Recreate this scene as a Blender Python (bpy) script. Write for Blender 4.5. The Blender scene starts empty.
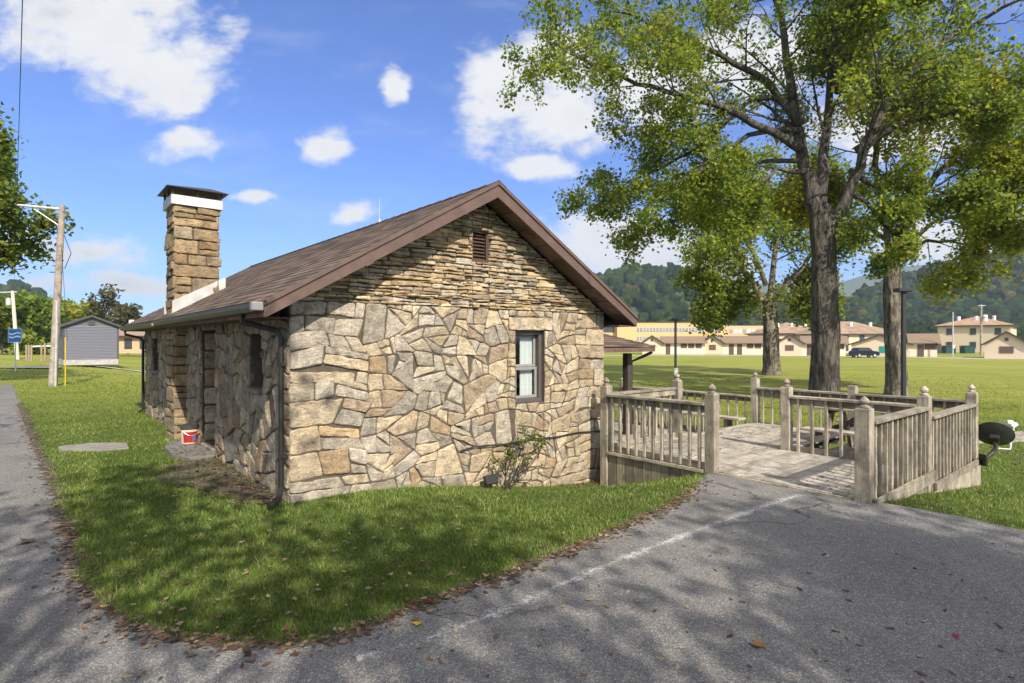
import bpy, bmesh, math, random
import numpy as np
from mathutils import Vector, Matrix

R = math.radians
random.seed(7)
NPR = np.random.default_rng(7)
scene = bpy.context.scene
COL = scene.collection

# ------------------------------------------------------------------ camera
FPX, CX, HY, CAMZ = 570.0, 512.0, 341.0, 1.75
cd = bpy.data.cameras.new("camera")
cam = bpy.data.objects.new("camera", cd)
COL.objects.link(cam)
cam.location = (0, 0, CAMZ)
cam.rotation_euler = (R(90), 0, 0)
cd.sensor_width = 36
cd.lens = FPX / 1024 * 36
cd.clip_start = 0.05
cd.clip_end = 12000
scene.camera = cam

# ------------------------------------------------------------------ light
SUN_AZ, SUN_EL = 27.0, 40.0            # degrees: azimuth measured from -Y towards +X
LX, LY, LZ = (math.sin(R(SUN_AZ)) * math.cos(R(SUN_EL)),
              -math.cos(R(SUN_AZ)) * math.cos(R(SUN_EL)), math.sin(R(SUN_EL)))
sd = bpy.data.lights.new("sun", 'SUN')
sun = bpy.data.objects.new("sun", sd)
COL.objects.link(sun)
sd.energy = 5.0
sd.angle = R(0.55)
sd.color = (1.0, 0.91, 0.78)
sun.rotation_euler = Vector((LX, LY, LZ)).to_track_quat('Z', 'Y').to_euler()
sun.location = (20, -30, 40)

scene.view_settings.view_transform = 'Standard'
scene.view_settings.look = 'None'
scene.view_settings.gamma = 1
scene.view_settings.use_curve_mapping = False
scene.view_settings.exposure = 0.6
scene.cycles.max_bounces = 6
scene.cycles.transparent_max_bounces = 8


def px_dir(px, py):
    return ((px - CX) / FPX, (HY - py) / FPX)


# ---- node helper
class NT:
    def __init__(self, tree):
        self.t = tree
        self.n = tree.nodes
        self.l = tree.links

    def add(self, kind, inp=None, **props):
        nd = self.n.new(kind)
        for k, v in props.items():
            setattr(nd, k, v)
        for k, v in (inp or {}).items():
            s = nd.inputs[k]
            if isinstance(v, bpy.types.NodeSocket):
                self.l.new(v, s)
            else:
                s.default_value = v
        return nd

    def math(self, op, a, b=0.0, c=0.0, clamp=False):
        nd = self.add('ShaderNodeMath', {0: a, 1: b, 2: c}, operation=op)
        nd.use_clamp = clamp
        return nd.outputs[0]

    def vmath(self, op, a, b=(0, 0, 0), c=(0, 0, 0)):
        nd = self.add('ShaderNodeVectorMath', {0: a, 1: b}, operation=op)
        if op == 'MULTIPLY_ADD':
            s = nd.inputs[2]
            if isinstance(c, bpy.types.NodeSocket):
                self.l.new(c, s)
            else:
                s.default_value = c
        return nd.outputs['Value'] if op in ('LENGTH', 'DOT_PRODUCT') else nd.outputs[0]

    def mix(self, fac, a, b, blend='MIX'):
        nd = self.n.new('ShaderNodeMix')
        nd.data_type = 'RGBA'
        nd.blend_type = blend
        for s, v in ((nd.inputs[0], fac), (nd.inputs[6], a), (nd.inputs[7], b)):
            if isinstance(v, bpy.types.NodeSocket):
                self.l.new(v, s)
            else:
                s.default_value = v if not isinstance(v, tuple) or len(v) == 4 else (*v, 1)
        return nd.outputs[2]

    def noise(self, vec, scale, detail=4, rough=0.55, dist=0.0):
        nd = self.add('ShaderNodeTexNoise', {'Scale': scale, 'Detail': detail, 'Roughness': rough,
                                             'Distortion': dist})
        if vec is not None:
            self.l.new(vec, nd.inputs['Vector'])
        return nd.outputs['Fac']

    def ramp(self, fac, stops):
        nd = self.n.new('ShaderNodeValToRGB')
        e = nd.color_ramp.elements
        while len(e) < len(stops):
            e.new(0.5)
        for el, (p, c) in zip(e, stops):
            el.position = p
            el.color = (*c, 1) if len(c) == 3 else c
        self.l.new(fac, nd.inputs[0])
        return nd.outputs[0]

    def smooth(self, v, lo, hi):
        nd = self.add('ShaderNodeMapRange', {0: v, 1: lo, 2: hi, 3: 0.0, 4: 1.0},
                      interpolation_type='SMOOTHSTEP')
        return nd.outputs[0]


# ------------------------------------------------------------------ sky with clouds
world = bpy.data.worlds.new("World")
scene.world = world
world.use_nodes = True
w = NT(world.node_tree)
w.n.clear()
sky = w.add('ShaderNodeTexSky', sky_type='NISHITA')
sky.sun_disc = False
sky.sun_elevation = R(SUN_EL)
sky.sun_rotation = math.atan2(LX, LY)
sky.altitude = 300
sky.air_density = 1.0
sky.dust_density = 0.5
sky.ozone_density = 2.5
tc = w.add('ShaderNodeTexCoord')
dirv = tc.outputs['Generated']
sep = w.add('ShaderNodeSeparateXYZ', {0: dirv})
ya = w.math('MAXIMUM', w.math('ABSOLUTE', sep.outputs[1]), 0.05)
gx = w.math('DIVIDE', sep.outputs[0], ya)
gz = w.math('DIVIDE', sep.outputs[2], ya)
gv = w.add('ShaderNodeCombineXYZ', {0: gx, 1: gz, 2: 0.0}).outputs[0]
# wobble the cloud outlines
wn = w.add('ShaderNodeTexNoise', {'Vector': gv, 'Scale': 5.0, 'Detail': 4, 'Roughness': 0.6})
wob = w.vmath('MULTIPLY_ADD', w.vmath('SUBTRACT', wn.outputs['Color'], (0.5, 0.5, 0.5)), (0.13, 0.075, 0.0), gv)
CLOUDS = [  # centre and half size in sky coordinates taken from (px, py, w, h)
    (100, 28, 125, 56), (160, 66, 84, 50), (60, 10, 80, 40), (188, 92, 36, 30), (192, 143, 46, 22), (325, 147, 28, 24), (400, 82, 17, 20),
    (500, 95, 56, 72), (565, 112, 84, 50), (640, 85, 90, 56), (560, 60, 50, 40), (545, 165, 46, 16), (352, 214, 28, 13),
    (255, 200, 36, 9), (625, 243, 120, 40), (690, 262, 85, 26), (95, 252, 72, 22), (28, 241, 48, 18), (135, 282, 60, 14), (20, 285, 60, 14), (240, 300, 60, 10), (950, 240, 110, 32), (760, 60, 90, 50), (900, 120, 110, 50),
    (300, -120, 130, 50), (700, -200, 200, 70), (-300, 120, 150, 60), (1300, 150, 150, 60)]
acc = None
for (px, py, aw, ah) in CLOUDS:
    cx, cz = px_dir(px, py)
    a, b = aw / FPX, ah / FPX
    q = w.vmath('MULTIPLY_ADD', wob, (1 / a, 1 / b, 0), (-cx / a, -cz / b, 0))
    ln = w.vmath('LENGTH', q)
    acc = ln if acc is None else w.add('ShaderNodeMath', {0: acc, 1: ln, 2: 0.25}, operation='SMOOTH_MIN').outputs[0]
st = w.vmath('MULTIPLY', gv, (1.0, 1.7, 1.0))
n1 = w.noise(st, 9.0, 9, 0.62, 0.3)
n2 = w.noise(st, 3.2, 5, 0.5)
fld = w.math('ADD', w.math('SUBTRACT', 1.0, acc), w.math('MULTIPLY', w.math('SUBTRACT', n1, 0.5), 1.5))
fld = w.math('ADD', fld, w.math('MULTIPLY', w.math('SUBTRACT', n2, 0.5), 0.7))
fld = w.math('ADD', fld, w.math('MULTIPLY', w.math('SUBTRACT', w.noise(st, 22.0, 5, 0.55), 0.5), 0.75))
mask = w.smooth(fld, -0.08, 0.62)
# thin high veil low in the sky
veil = w.math('MULTIPLY', w.smooth(w.noise(w.vmath('MULTIPLY', gv, (1, 3.5, 1)), 3.0, 6, 0.6), 0.48, 0.85), 0.3)
mask = w.math('MAXIMUM', mask, veil, clamp=True)
shade = w.smooth(w.math('ADD', w.math('MULTIPLY', fld, 0.4), w.math('MULTIPLY', w.math('SUBTRACT', w.noise(st, 6.5, 5, 0.5, 0.4), 0.5), 1.7)), 0.12, 0.95)
ccol = w.ramp(shade, [(0.0, (6.0, 6.05, 6.15)), (0.45, (5.6, 5.65, 5.75)), (1.0, (3.7, 3.85, 4.25))])
skc = w.mix(1.0, sky.outputs[0], (0.62, 0.83, 1.33), 'MULTIPLY')
full = w.mix(mask, skc, ccol)
# unseen bright broken cloud, added behind the viewer and overhead as fill light
cn = w.noise(w.vmath('MULTIPLY', dirv, (2.2, 2.2, 3.5)), 1.6, 7, 0.6)
back = w.math('MAXIMUM', w.smooth(w.math('MULTIPLY', sep.outputs[1], -1.0), -0.25, 0.1), w.smooth(sep.outputs[2], 0.66, 0.8))
back = w.math('MULTIPLY', w.math('MULTIPLY', back, w.smooth(sep.outputs[2], 0.0, 0.12)), w.smooth(cn, 0.38, 0.55))
full = w.mix(back, full, (10.5, 10.2, 9.8))
bg = w.add('ShaderNodeBackground', {'Color': full, 'Strength': 0.1})
wo = w.add('ShaderNodeOutputWorld', {'Surface': bg.outputs[0]})

# ------------------------------------------------------------------ materials
MATS = {}


def new_mat(name):
    m = bpy.data.materials.new(name)
    m.use_nodes = True
    t = NT(m.node_tree)
    b = t.n['Principled BSDF']
    MATS[name] = m
    return m, t, b


def bump(t, b, h, strength=0.4, dist=0.01):
    nd = t.add('ShaderNodeBump', {'Height': h, 'Strength': strength, 'Distance': dist})
    t.l.new(nd.outputs[0], b.inputs['Normal'])


def simple(name, col, rough=0.6, metal=0.0, var=0.18, scale=6.0, bmp=0.0):
    m, t, b = new_mat(name)
    co = t.add('ShaderNodeTexCoord').outputs['Object']
    n = t.noise(co, scale, 5, 0.6)
    lo = tuple(c * (1 - var) for c in col)
    hi = tuple(min(1, c * (1 + var)) for c in col)
    t.l.new(t.ramp(n, [(0.25, lo), (0.75, hi)]), b.inputs['Base Color'])
    b.inputs['Roughness'].default_value = rough
    b.inputs['Metallic'].default_value = metal
    if bmp:
        bump(t, b, t.noise(co, scale * 6, 4), bmp, 0.004)
    return m


def stone_mat():
    m, t, b = new_mat('fieldstone')
    co = t.add('ShaderNodeTexCoord').outputs['Object']
    at = t.add('ShaderNodeAttribute', attribute_name='col').outputs['Color']
    n = t.noise(co, 7.0, 8, 0.68, 0.4)
    n2 = t.noise(co, 38.0, 5, 0.7)
    c = t.mix(1.0, at, t.ramp(n, [(0.3, (0.5, 0.48, 0.46)), (0.5, (1.0, 0.98, 0.95)), (0.7, (1.3, 1.26, 1.2))]), 'MULTIPLY')
    c = t.mix(0.8, c, t.ramp(n2, [(0.3, (0.5, 0.5, 0.5)), (0.7, (1.4, 1.4, 1.4))]), 'MULTIPLY')
    n3 = t.noise(t.vmath('MULTIPLY', co, (5, 5, 26)), 1.0, 5, 0.7, 0.8)
    c = t.mix(0.45, c, t.ramp(n3, [(0.35, (0.55, 0.52, 0.5)), (0.65, (1.3, 1.3, 1.3))]), 'MULTIPLY')
    st_ = t.smooth(t.noise(co, 2.6, 6, 0.7), 0.53, 0.70)
    c = t.mix(t.math('MULTIPLY', st_, 0.6), c, (0.13, 0.11, 0.085))
    ru = t.smooth(t.noise(t.vmath('ADD', co, (7, 3, 1)), 3.4, 6, 0.65), 0.55, 0.72)
    c = t.mix(t.math('MULTIPLY', ru, 0.4), c, (0.34, 0.22, 0.11))
    t.l.new(c, b.inputs['Base Color'])
    b.inputs['Roughness'].default_value = 0.92
    h = t.math('ADD', t.math('MULTIPLY', n, 1.0), t.math('ADD', t.math('MULTIPLY', n2, 0.5), t.math('MULTIPLY', n3, 0.5)))
    bump(t, b, h, 0.9, 0.025)
    return m


def wood_mat(name, dark, light, moss=0.3):
    m, t, b = new_mat(name)
    uv = t.add('ShaderNodeUVMap').outputs[0]
    co = t.add('ShaderNodeTexCoord').outputs['Object']
    rn = t.add('ShaderNodeAttribute', attribute_name='rnd').outputs['Fac']
    g = t.noise(t.vmath('MULTIPLY', uv, (2.2, 60, 1)), 1.0, 6, 0.65, 0.5)
    s = t.noise(co, 3.5, 5, 0.65)
    c = t.ramp(g, [(0.28, dark), (0.5, tuple((a + 2 * d) / 3 for a, d in zip(dark, light))), (0.72, light)])
    k = t.math('MULTIPLY_ADD', rn, 0.55, 0.72)
    kk = t.add('ShaderNodeCombineXYZ', {0: k, 1: k, 2: k}).outputs[0]
    c = t.mix(1.0, c, kk, 'MULTIPLY')
    s2 = t.noise(t.vmath('MULTIPLY', co, (9, 9, 5)), 1.0, 6, 0.7)
    c = t.mix(0.7, c, t.ramp(s2, [(0.33, (0.55, 0.54, 0.53)), (0.66, (1.3, 1.3, 1.3))]), 'MULTIPLY')
    c = t.mix(t.math('MULTIPLY', t.smooth(s, 0.46, 0.66), 0.62), c, tuple(d * 0.6 for d in dark))
    ms = t.smooth(t.noise(t.vmath('MULTIPLY', co, (3, 3, 1.2)), 2.2, 5, 0.6), 0.55, 0.72)
    c = t.mix(t.math('MULTIPLY', ms, moss), c, (0.13, 0.13, 0.045))
    t.l.new(c, b.inputs['Base Color'])
    b.inputs['Roughness'].default_value = 0.88
    bump(t, b, g, 0.5, 0.004)
    return m


def leaf_mat(name, trans=0.4):
    m, t, b = new_mat(name)
    at = t.add('ShaderNodeAttribute', attribute_name='col').outputs['Color']
    t.l.new(at, b.inputs['Base Color'])
    b.inputs['Roughness'].default_value = 0.55
    b.inputs['Specular IOR Level'].default_value = 0.3
    tr = t.add('ShaderNodeBsdfTranslucent', {'Color': t.mix(1.0, at, (1.25, 1.3, 0.7), 'MULTIPLY')})
    mx = t.add('ShaderNodeMixShader', {0: trans, 1: b.outputs[0], 2: tr.outputs[0]})
    t.l.new(mx.outputs[0], t.n['Material Output'].inputs[0])
    return m


def bark_mat(name, dark, light):
    m, t, b = new_mat(name)
    co = t.add('ShaderNodeTexCoord').outputs['Object']
    g = t.noise(t.vmath('MULTIPLY', co, (6.5, 6.5, 1.5)), 1.0, 8, 0.72, 1.0)
    p = t.noise(co, 1.3, 4, 0.6)
    c = t.ramp(g, [(0.38, tuple(d * 0.3 for d in dark)), (0.5, dark), (0.62, light)])
    c = t.mix(t.math('MULTIPLY', t.smooth(t.math('ADD', t.math('MULTIPLY', p, 0.7), t.math('MULTIPLY', g, 0.3)), 0.5, 0.62), 0.6), c, light)
    t.l.new(c, b.inputs['Base Color'])
    b.inputs['Roughness'].default_value = 0.95
    bump(t, b, g, 1.0, 0.22)
    return m


def ground_mat():
    m, t, b = new_mat('lawn_ground')
    co = t.add('ShaderNodeTexCoord').outputs['Object']
    sp = t.add('ShaderNodeSeparateXYZ', {0: co})
    big = t.noise(co, 0.07, 5, 0.6)
    mid = t.noise(co, 0.9, 6, 0.65)
    fine = t.noise(co, 26.0, 4, 0.7)
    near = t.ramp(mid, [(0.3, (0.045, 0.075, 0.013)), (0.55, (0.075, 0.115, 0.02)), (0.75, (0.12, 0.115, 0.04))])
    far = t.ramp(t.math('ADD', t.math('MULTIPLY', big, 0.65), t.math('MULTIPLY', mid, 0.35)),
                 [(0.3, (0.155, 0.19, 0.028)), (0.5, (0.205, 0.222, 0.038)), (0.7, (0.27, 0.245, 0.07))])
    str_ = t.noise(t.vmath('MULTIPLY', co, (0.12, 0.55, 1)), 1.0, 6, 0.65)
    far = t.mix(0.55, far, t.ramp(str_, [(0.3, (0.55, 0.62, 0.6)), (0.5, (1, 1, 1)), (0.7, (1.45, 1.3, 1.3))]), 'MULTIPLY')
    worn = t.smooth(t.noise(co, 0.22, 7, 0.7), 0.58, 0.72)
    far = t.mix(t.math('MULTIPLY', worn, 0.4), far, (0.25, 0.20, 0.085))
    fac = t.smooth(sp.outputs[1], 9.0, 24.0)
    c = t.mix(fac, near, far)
    k = t.math('MULTIPLY_ADD', fine, 1.0, 0.5)
    kk = t.add('ShaderNodeCombineXYZ', {0: k, 1: k, 2: k}).outputs[0]
    c = t.mix(0.7, c, t.mix(1.0, c, kk, 'MULTIPLY'))
    t.l.new(c, b.inputs['Base Color'])
    b.inputs['Roughness'].default_value = 0.95
    b.inputs['Specular IOR Level'].default_value = 0.15
    bump(t, b, t.math('ADD', fine, mid), 0.6, 0.05)
    return m


def asphalt_mat():
    m, t, b = new_mat('asphalt')
    co = t.add('ShaderNodeTexCoord').outputs['Object']
    v = t.add('ShaderNodeTexVoronoi', {'Vector': co, 'Scale': 150.0}, feature='F1')
    rc = t.add('ShaderNodeSeparateColor', {0: v.outputs['Color']}).outputs[0]
    big = t.noise(co, 0.8, 7, 0.65)
    fine = t.noise(co, 60.0, 4, 0.75)
    c = t.ramp(rc, [(0.0, (0.105, 0.102, 0.098)), (0.55, (0.17, 0.164, 0.156)), (0.88, (0.235, 0.226, 0.21)), (0.98, (0.37, 0.355, 0.33))])
    c = t.mix(1.0, c, t.ramp(big, [(0.25, (0.72, 0.72, 0.74)), (0.55, (1.0, 1.0, 1.0)), (0.75, (1.28, 1.25, 1.2))]), 'MULTIPLY')
    c = t.mix(0.6, c, t.ramp(fine, [(0.3, (0.55, 0.55, 0.55)), (0.7, (1.35, 1.35, 1.35))]), 'MULTIPLY')
    dirt = t.smooth(t.noise(t.vmath('ADD', co, (3, 9, 0)), 1.7, 6, 0.7), 0.56, 0.75)
    c = t.mix(t.math('MULTIPLY', dirt, 0.45), c, (0.19, 0.165, 0.13))
    vc = t.add('ShaderNodeTexVoronoi', {'Vector': t.vmath('ADD', co, (t.noise(co, 2.0, 4) and (0, 0, 0))), 'Scale': 0.55},
               feature='DISTANCE_TO_EDGE')
    wv = t.vmath('MULTIPLY_ADD', t.add('ShaderNodeTexNoise', {'Vector': co, 'Scale': 1.5, 'Detail': 5.0}).outputs['Color'], (0.9, 0.9, 0), co)
    ck = t.add('ShaderNodeTexVoronoi', {'Vector': wv, 'Scale': 0.42}, feature='DISTANCE_TO_EDGE').outputs['Distance']
    crk = t.math('MULTIPLY', t.math('SUBTRACT', 1.0, t.smooth(ck, 0.0, 0.007)), t.smooth(t.noise(co, 0.5, 3), 0.46, 0.6))
    c = t.mix(t.math('MULTIPLY', crk, 0.75), c, (0.03, 0.028, 0.025))
    oil = t.smooth(t.noise(t.vmath('ADD', co, (11, 4, 0)), 0.45, 5, 0.6), 0.55, 0.68)
    c = t.mix(t.math('MULTIPLY', oil, 0.45), c, (0.06, 0.058, 0.056))
    t.l.new(c, b.inputs['Base Color'])
    b.inputs['Roughness'].default_value = 0.93
    b.inputs['Specular IOR Level'].default_value = 0.25
    bump(t, b, t.math('ADD', v.outputs['Distance'], fine), 0.7, 0.006)
    return m


def paint_mat():
    m, t, b = new_mat('worn_paint')
    co = t.add('ShaderNodeTexCoord').outputs['Object']
    b.inputs['Base Color'].default_value = (0.55, 0.54, 0.51, 1)
    b.inputs['Roughness'].default_value = 0.9
    a = t.math('ADD', t.math('MULTIPLY', t.noise(co, 45, 4, 0.8), 0.75), t.math('MULTIPLY', t.noise(co, 2.2, 5, 0.7), 0.65))
    uv = t.add('ShaderNodeUVMap').outputs[0]
    e = t.add('ShaderNodeSeparateXYZ', {0: uv}).outputs[1]
    edge = t.math('MULTIPLY', t.math('ABSOLUTE', t.math('SUBTRACT', e, 0.5)), 0.32)
    t.l.new(t.math('MULTIPLY', t.smooth(t.math('SUBTRACT', a, edge), 0.57, 0.77), 0.72), b.inputs['Alpha'])
    return m


def shingle_mat(name, base):
    m, t, b = new_mat(name)
    co = t.add('ShaderNodeTexCoord').outputs['Object']
    rn = t.add('ShaderNodeAttribute', attribute_name='rnd').outputs['Fac']
    k = t.math('MULTIPLY_ADD', rn, 1.1, 0.45)
    kk = t.add('ShaderNodeCombineXYZ', {0: k, 1: k, 2: k}).outputs[0]
    c = t.mix(1.0, (*base, 1), kk, 'MULTIPLY')
    f = t.noise(co, 70, 4, 0.8)
    c = t.mix(0.7, c, t.ramp(f, [(0.3, (0.5, 0.5, 0.5)), (0.7, (1.5, 1.45, 1.4))]), 'MULTIPLY')
    sk = t.noise(t.vmath('MULTIPLY', co, (0.8, 5.0, 0.8)), 1.0, 6, 0.7)
    c = t.mix(0.35, c, t.ramp(sk, [(0.3, (0.55, 0.55, 0.55)), (0.7, (1.5, 1.5, 1.5))]), 'MULTIPLY')
    deb = t.smooth(t.noise(t.vmath('MULTIPLY', co, (1.0, 0.5, 1)), 3.0, 7, 0.75), 0.58, 0.74)
    c = t.mix(t.math('MULTIPLY', deb, 0.6), c, (0.22, 0.12, 0.06))
    t.l.new(c, b.inputs['Base Color'])
    b.inputs['Roughness'].default_value = 0.9
    bump(t, b, f, 0.5, 0.004)
    return m


def glass_mat():
    m, t, b = new_mat('window_glass')
    b.inputs['Base Color'].default_value = (0.02, 0.025, 0.03, 1)
    b.inputs['Roughness'].default_value = 0.04
    gl = t.add('ShaderNodeBsdfGlossy', {'Color': (0.9, 0.95, 1, 1), 'Roughness': 0.02})
    tr = t.add('ShaderNodeBsdfTransparent', {'Color': (0.8, 0.85, 0.85, 1)})
    lw = t.add('ShaderNodeLayerWeight', {'Blend': 0.5}).outputs['Facing']
    f = t.math('MULTIPLY_ADD', t.math('POWER', lw, 3.0), 0.6, 0.07)
    mx = t.add('ShaderNodeMixShader', {0: f, 1: tr.outputs[0], 2: gl.outputs[0]})
    t.l.new(mx.outputs[0], t.n['Material Output'].inputs[0])
    return m


def forest_mat():
    m, t, b = new_mat('forest_crowns')
    co = t.add('ShaderNodeTexCoord').outputs['Object']
    at = t.add('ShaderNodeAttribute', attribute_name='col').outputs['Color']
    f = t.noise(co, 0.8, 6, 0.8)
    c = t.mix(1.0, at, t.ramp(f, [(0.3, (0.35, 0.4, 0.4)), (0.5, (0.95, 0.95, 0.95)), (0.7, (1.6, 1.55, 1.3))]), 'MULTIPLY')
    t.l.new(c, b.inputs['Base Color'])
    b.inputs['Roughness'].default_value = 1.0
    b.inputs['Specular IOR Level'].default_value = 0.0
    bump(t, b, f, 1.0, 3.0)
    return m


STONE = stone_mat()
DECKW = wood_mat('weathered_wood', (0.13, 0.112, 0.088), (0.42, 0.37, 0.285), 0.5)
FLOORW = wood_mat('deck_boards', (0.16, 0.14, 0.112), (0.40, 0.365, 0.305), 0.2)
SKIRTW = wood_mat('mossy_boards', (0.10, 0.088, 0.058), (0.33, 0.29, 0.215), 0.7)
DARKW = wood_mat('dark_weathered_wood', (0.09, 0.075, 0.06), (0.26, 0.22, 0.18), 0.1)
POLEW = wood_mat('pole_wood', (0.15, 0.12, 0.10), (0.36, 0.31, 0.26), 0.0)
SOFFITW = wood_mat('soffit_boards', (0.085, 0.05, 0.04), (0.17, 0.105, 0.085), 0.0)
LEAF = leaf_mat('tree_leaf', 0.5)
GRASSB = leaf_mat('grass_blade', 0.3)
DRYLEAF = leaf_mat('dry_leaf', 0.15)
BARK1 = bark_mat('bark_dark', (0.070, 0.060, 0.050), (0.185, 0.16, 0.13))
BARK2 = bark_mat('bark_pale', (0.15, 0.125, 0.098), (0.36, 0.31, 0.25))
GROUND = ground_mat()
ASPH = asphalt_mat()
PAINT = paint_mat()
SHING = shingle_mat('roof_shingles', (0.094, 0.065, 0.047))
TANROOF = shingle_mat('tan_shingles', (0.245, 0.175, 0.118))
REDROOF = shingle_mat('orange_shingles', (0.30, 0.195, 0.12))
GLASS = glass_mat()
FOREST = forest_mat()
MORTAR = simple('mortar', (0.085, 0.070, 0.052), 0.95, var=0.4, scale=9, bmp=0.6)
FASCIA = simple('brown_fascia', (0.112, 0.070, 0.056), 0.5, var=0.28, scale=5)
VENTP = simple('vent_paint', (0.085, 0.052, 0.042), 0.55, var=0.15)
GUTTER = simple('gutter_metal', (0.10, 0.085, 0.07), 0.4, 0.2, var=0.15, scale=3)
DRIP = simple('drip_edge', (0.30, 0.285, 0.28), 0.35, 0.4, var=0.1)
GALV = simple('galvanised_metal', (0.62, 0.61, 0.59), 0.38, 0.55, var=0.2, scale=5)
DARKMET = simple('dark_metal', (0.03, 0.028, 0.027), 0.45, 0.3, var=0.25)
BLACK = simple('black_paint', (0.018, 0.018, 0.019), 0.5, var=0.2)
FRAME = simple('window_frame_paint', (0.085, 0.075, 0.07), 0.55, var=0.12)
SASH = simple('window_sash_paint', (0.24, 0.23, 0.22), 0.55, var=0.12)
DARKFR = simple('dark_frame_paint', (0.05, 0.038, 0.032), 0.6, var=0.2)
CURTAIN = simple('white_curtain', (0.75, 0.75, 0.74), 0.9, var=0.05)
ROOM = simple('room_interior', (0.16, 0.13, 0.11), 0.9)
ORANGEW = simple('varnished_wood', (0.45, 0.2, 0.07), 0.5)
CONCRETE = simple('concrete', (0.36, 0.345, 0.32), 0.92, var=0.25, scale=5, bmp=0.5)
SLATE = simple('slab_stone', (0.15, 0.142, 0.128), 0.92, var=0.3, scale=4, bmp=0.5)
WHITEP = simple('white_paint', (0.78, 0.77, 0.74), 0.6, var=0.06)
CREAM = simple('cream_wall', (0.60, 0.49, 0.35), 0.85, var=0.06)
CREAMW = simple('pale_wall', (0.70, 0.63, 0.50), 0.85, var=0.05)
OCHRE = simple('ochre_wall', (0.60, 0.38, 0.19), 0.85, var=0.05)
TANBR = simple('tan_brick', (0.55, 0.36, 0.22), 0.9, var=0.1)
DKWIN = simple('dark_window', (0.05, 0.055, 0.065), 0.25, var=0.3, scale=1)
BROWNWIN = simple('brown_shutter', (0.11, 0.065, 0.055), 0.6)
BANDWIN = simple('grey_window_band', (0.22, 0.25, 0.27), 0.25, var=0.3, scale=0.6)
TRIM = simple('dark_trim', (0.05, 0.035, 0.03), 0.6)
GREYSID = simple('grey_siding', (0.105, 0.11, 0.14), 0.6, var=0.08)
SHEDROOF = simple('shed_roof', (0.055, 0.055, 0.06), 0.7)
SIGNBLUE = simple('sign_blue', (0.01, 0.12, 0.48), 0.4, var=0.1)
SIGNLIGHT = simple('sign_light_blue', (0.25, 0.5, 0.8), 0.4)
DARKGREEN = simple('dark_green_paint', (0.008, 0.06, 0.055), 0.5)
TEAL = simple('teal_paint', (0.02, 0.22, 0.18), 0.5)
CARPAINT = simple('dark_blue_car_paint', (0.012, 0.016, 0.035), 0.2, 0.3)
TYRE = simple('tyre_rubber', (0.015, 0.015, 0.015), 0.85)
RED = simple('red_label', (0.33, 0.018, 0.018), 0.45, var=0.15)
BLUEMARK = simple('blue_mark', (0.10, 0.14, 0.28), 0.5)
LIDGREY = simple('bucket_lid', (0.04, 0.045, 0.04), 0.5)
YELLOWP = simple('yellow_guard', (0.55, 0.38, 0.02), 0.5)
DISHM = simple('dish_grey', (0.055, 0.057, 0.055), 0.5, var=0.25)
GRAVEL = simple('gravel', (0.33, 0.30, 0.27), 0.95, var=0.45, scale=14, bmp=0.8)
SOIL = simple('bare_soil', (0.075, 0.06, 0.042), 0.97, var=0.6, scale=7, bmp=0.8)
HILLG = simple('hill_ground', (0.035, 0.055, 0.018), 1.0, var=0.4, scale=0.02)
FARHILL = simple('far_ridge', (0.04, 0.06, 0.03), 1.0, var=0.3, scale=0.004)
STRAW = simple('ceramic_grey', (0.5, 0.5, 0.5), 0.4)


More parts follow.
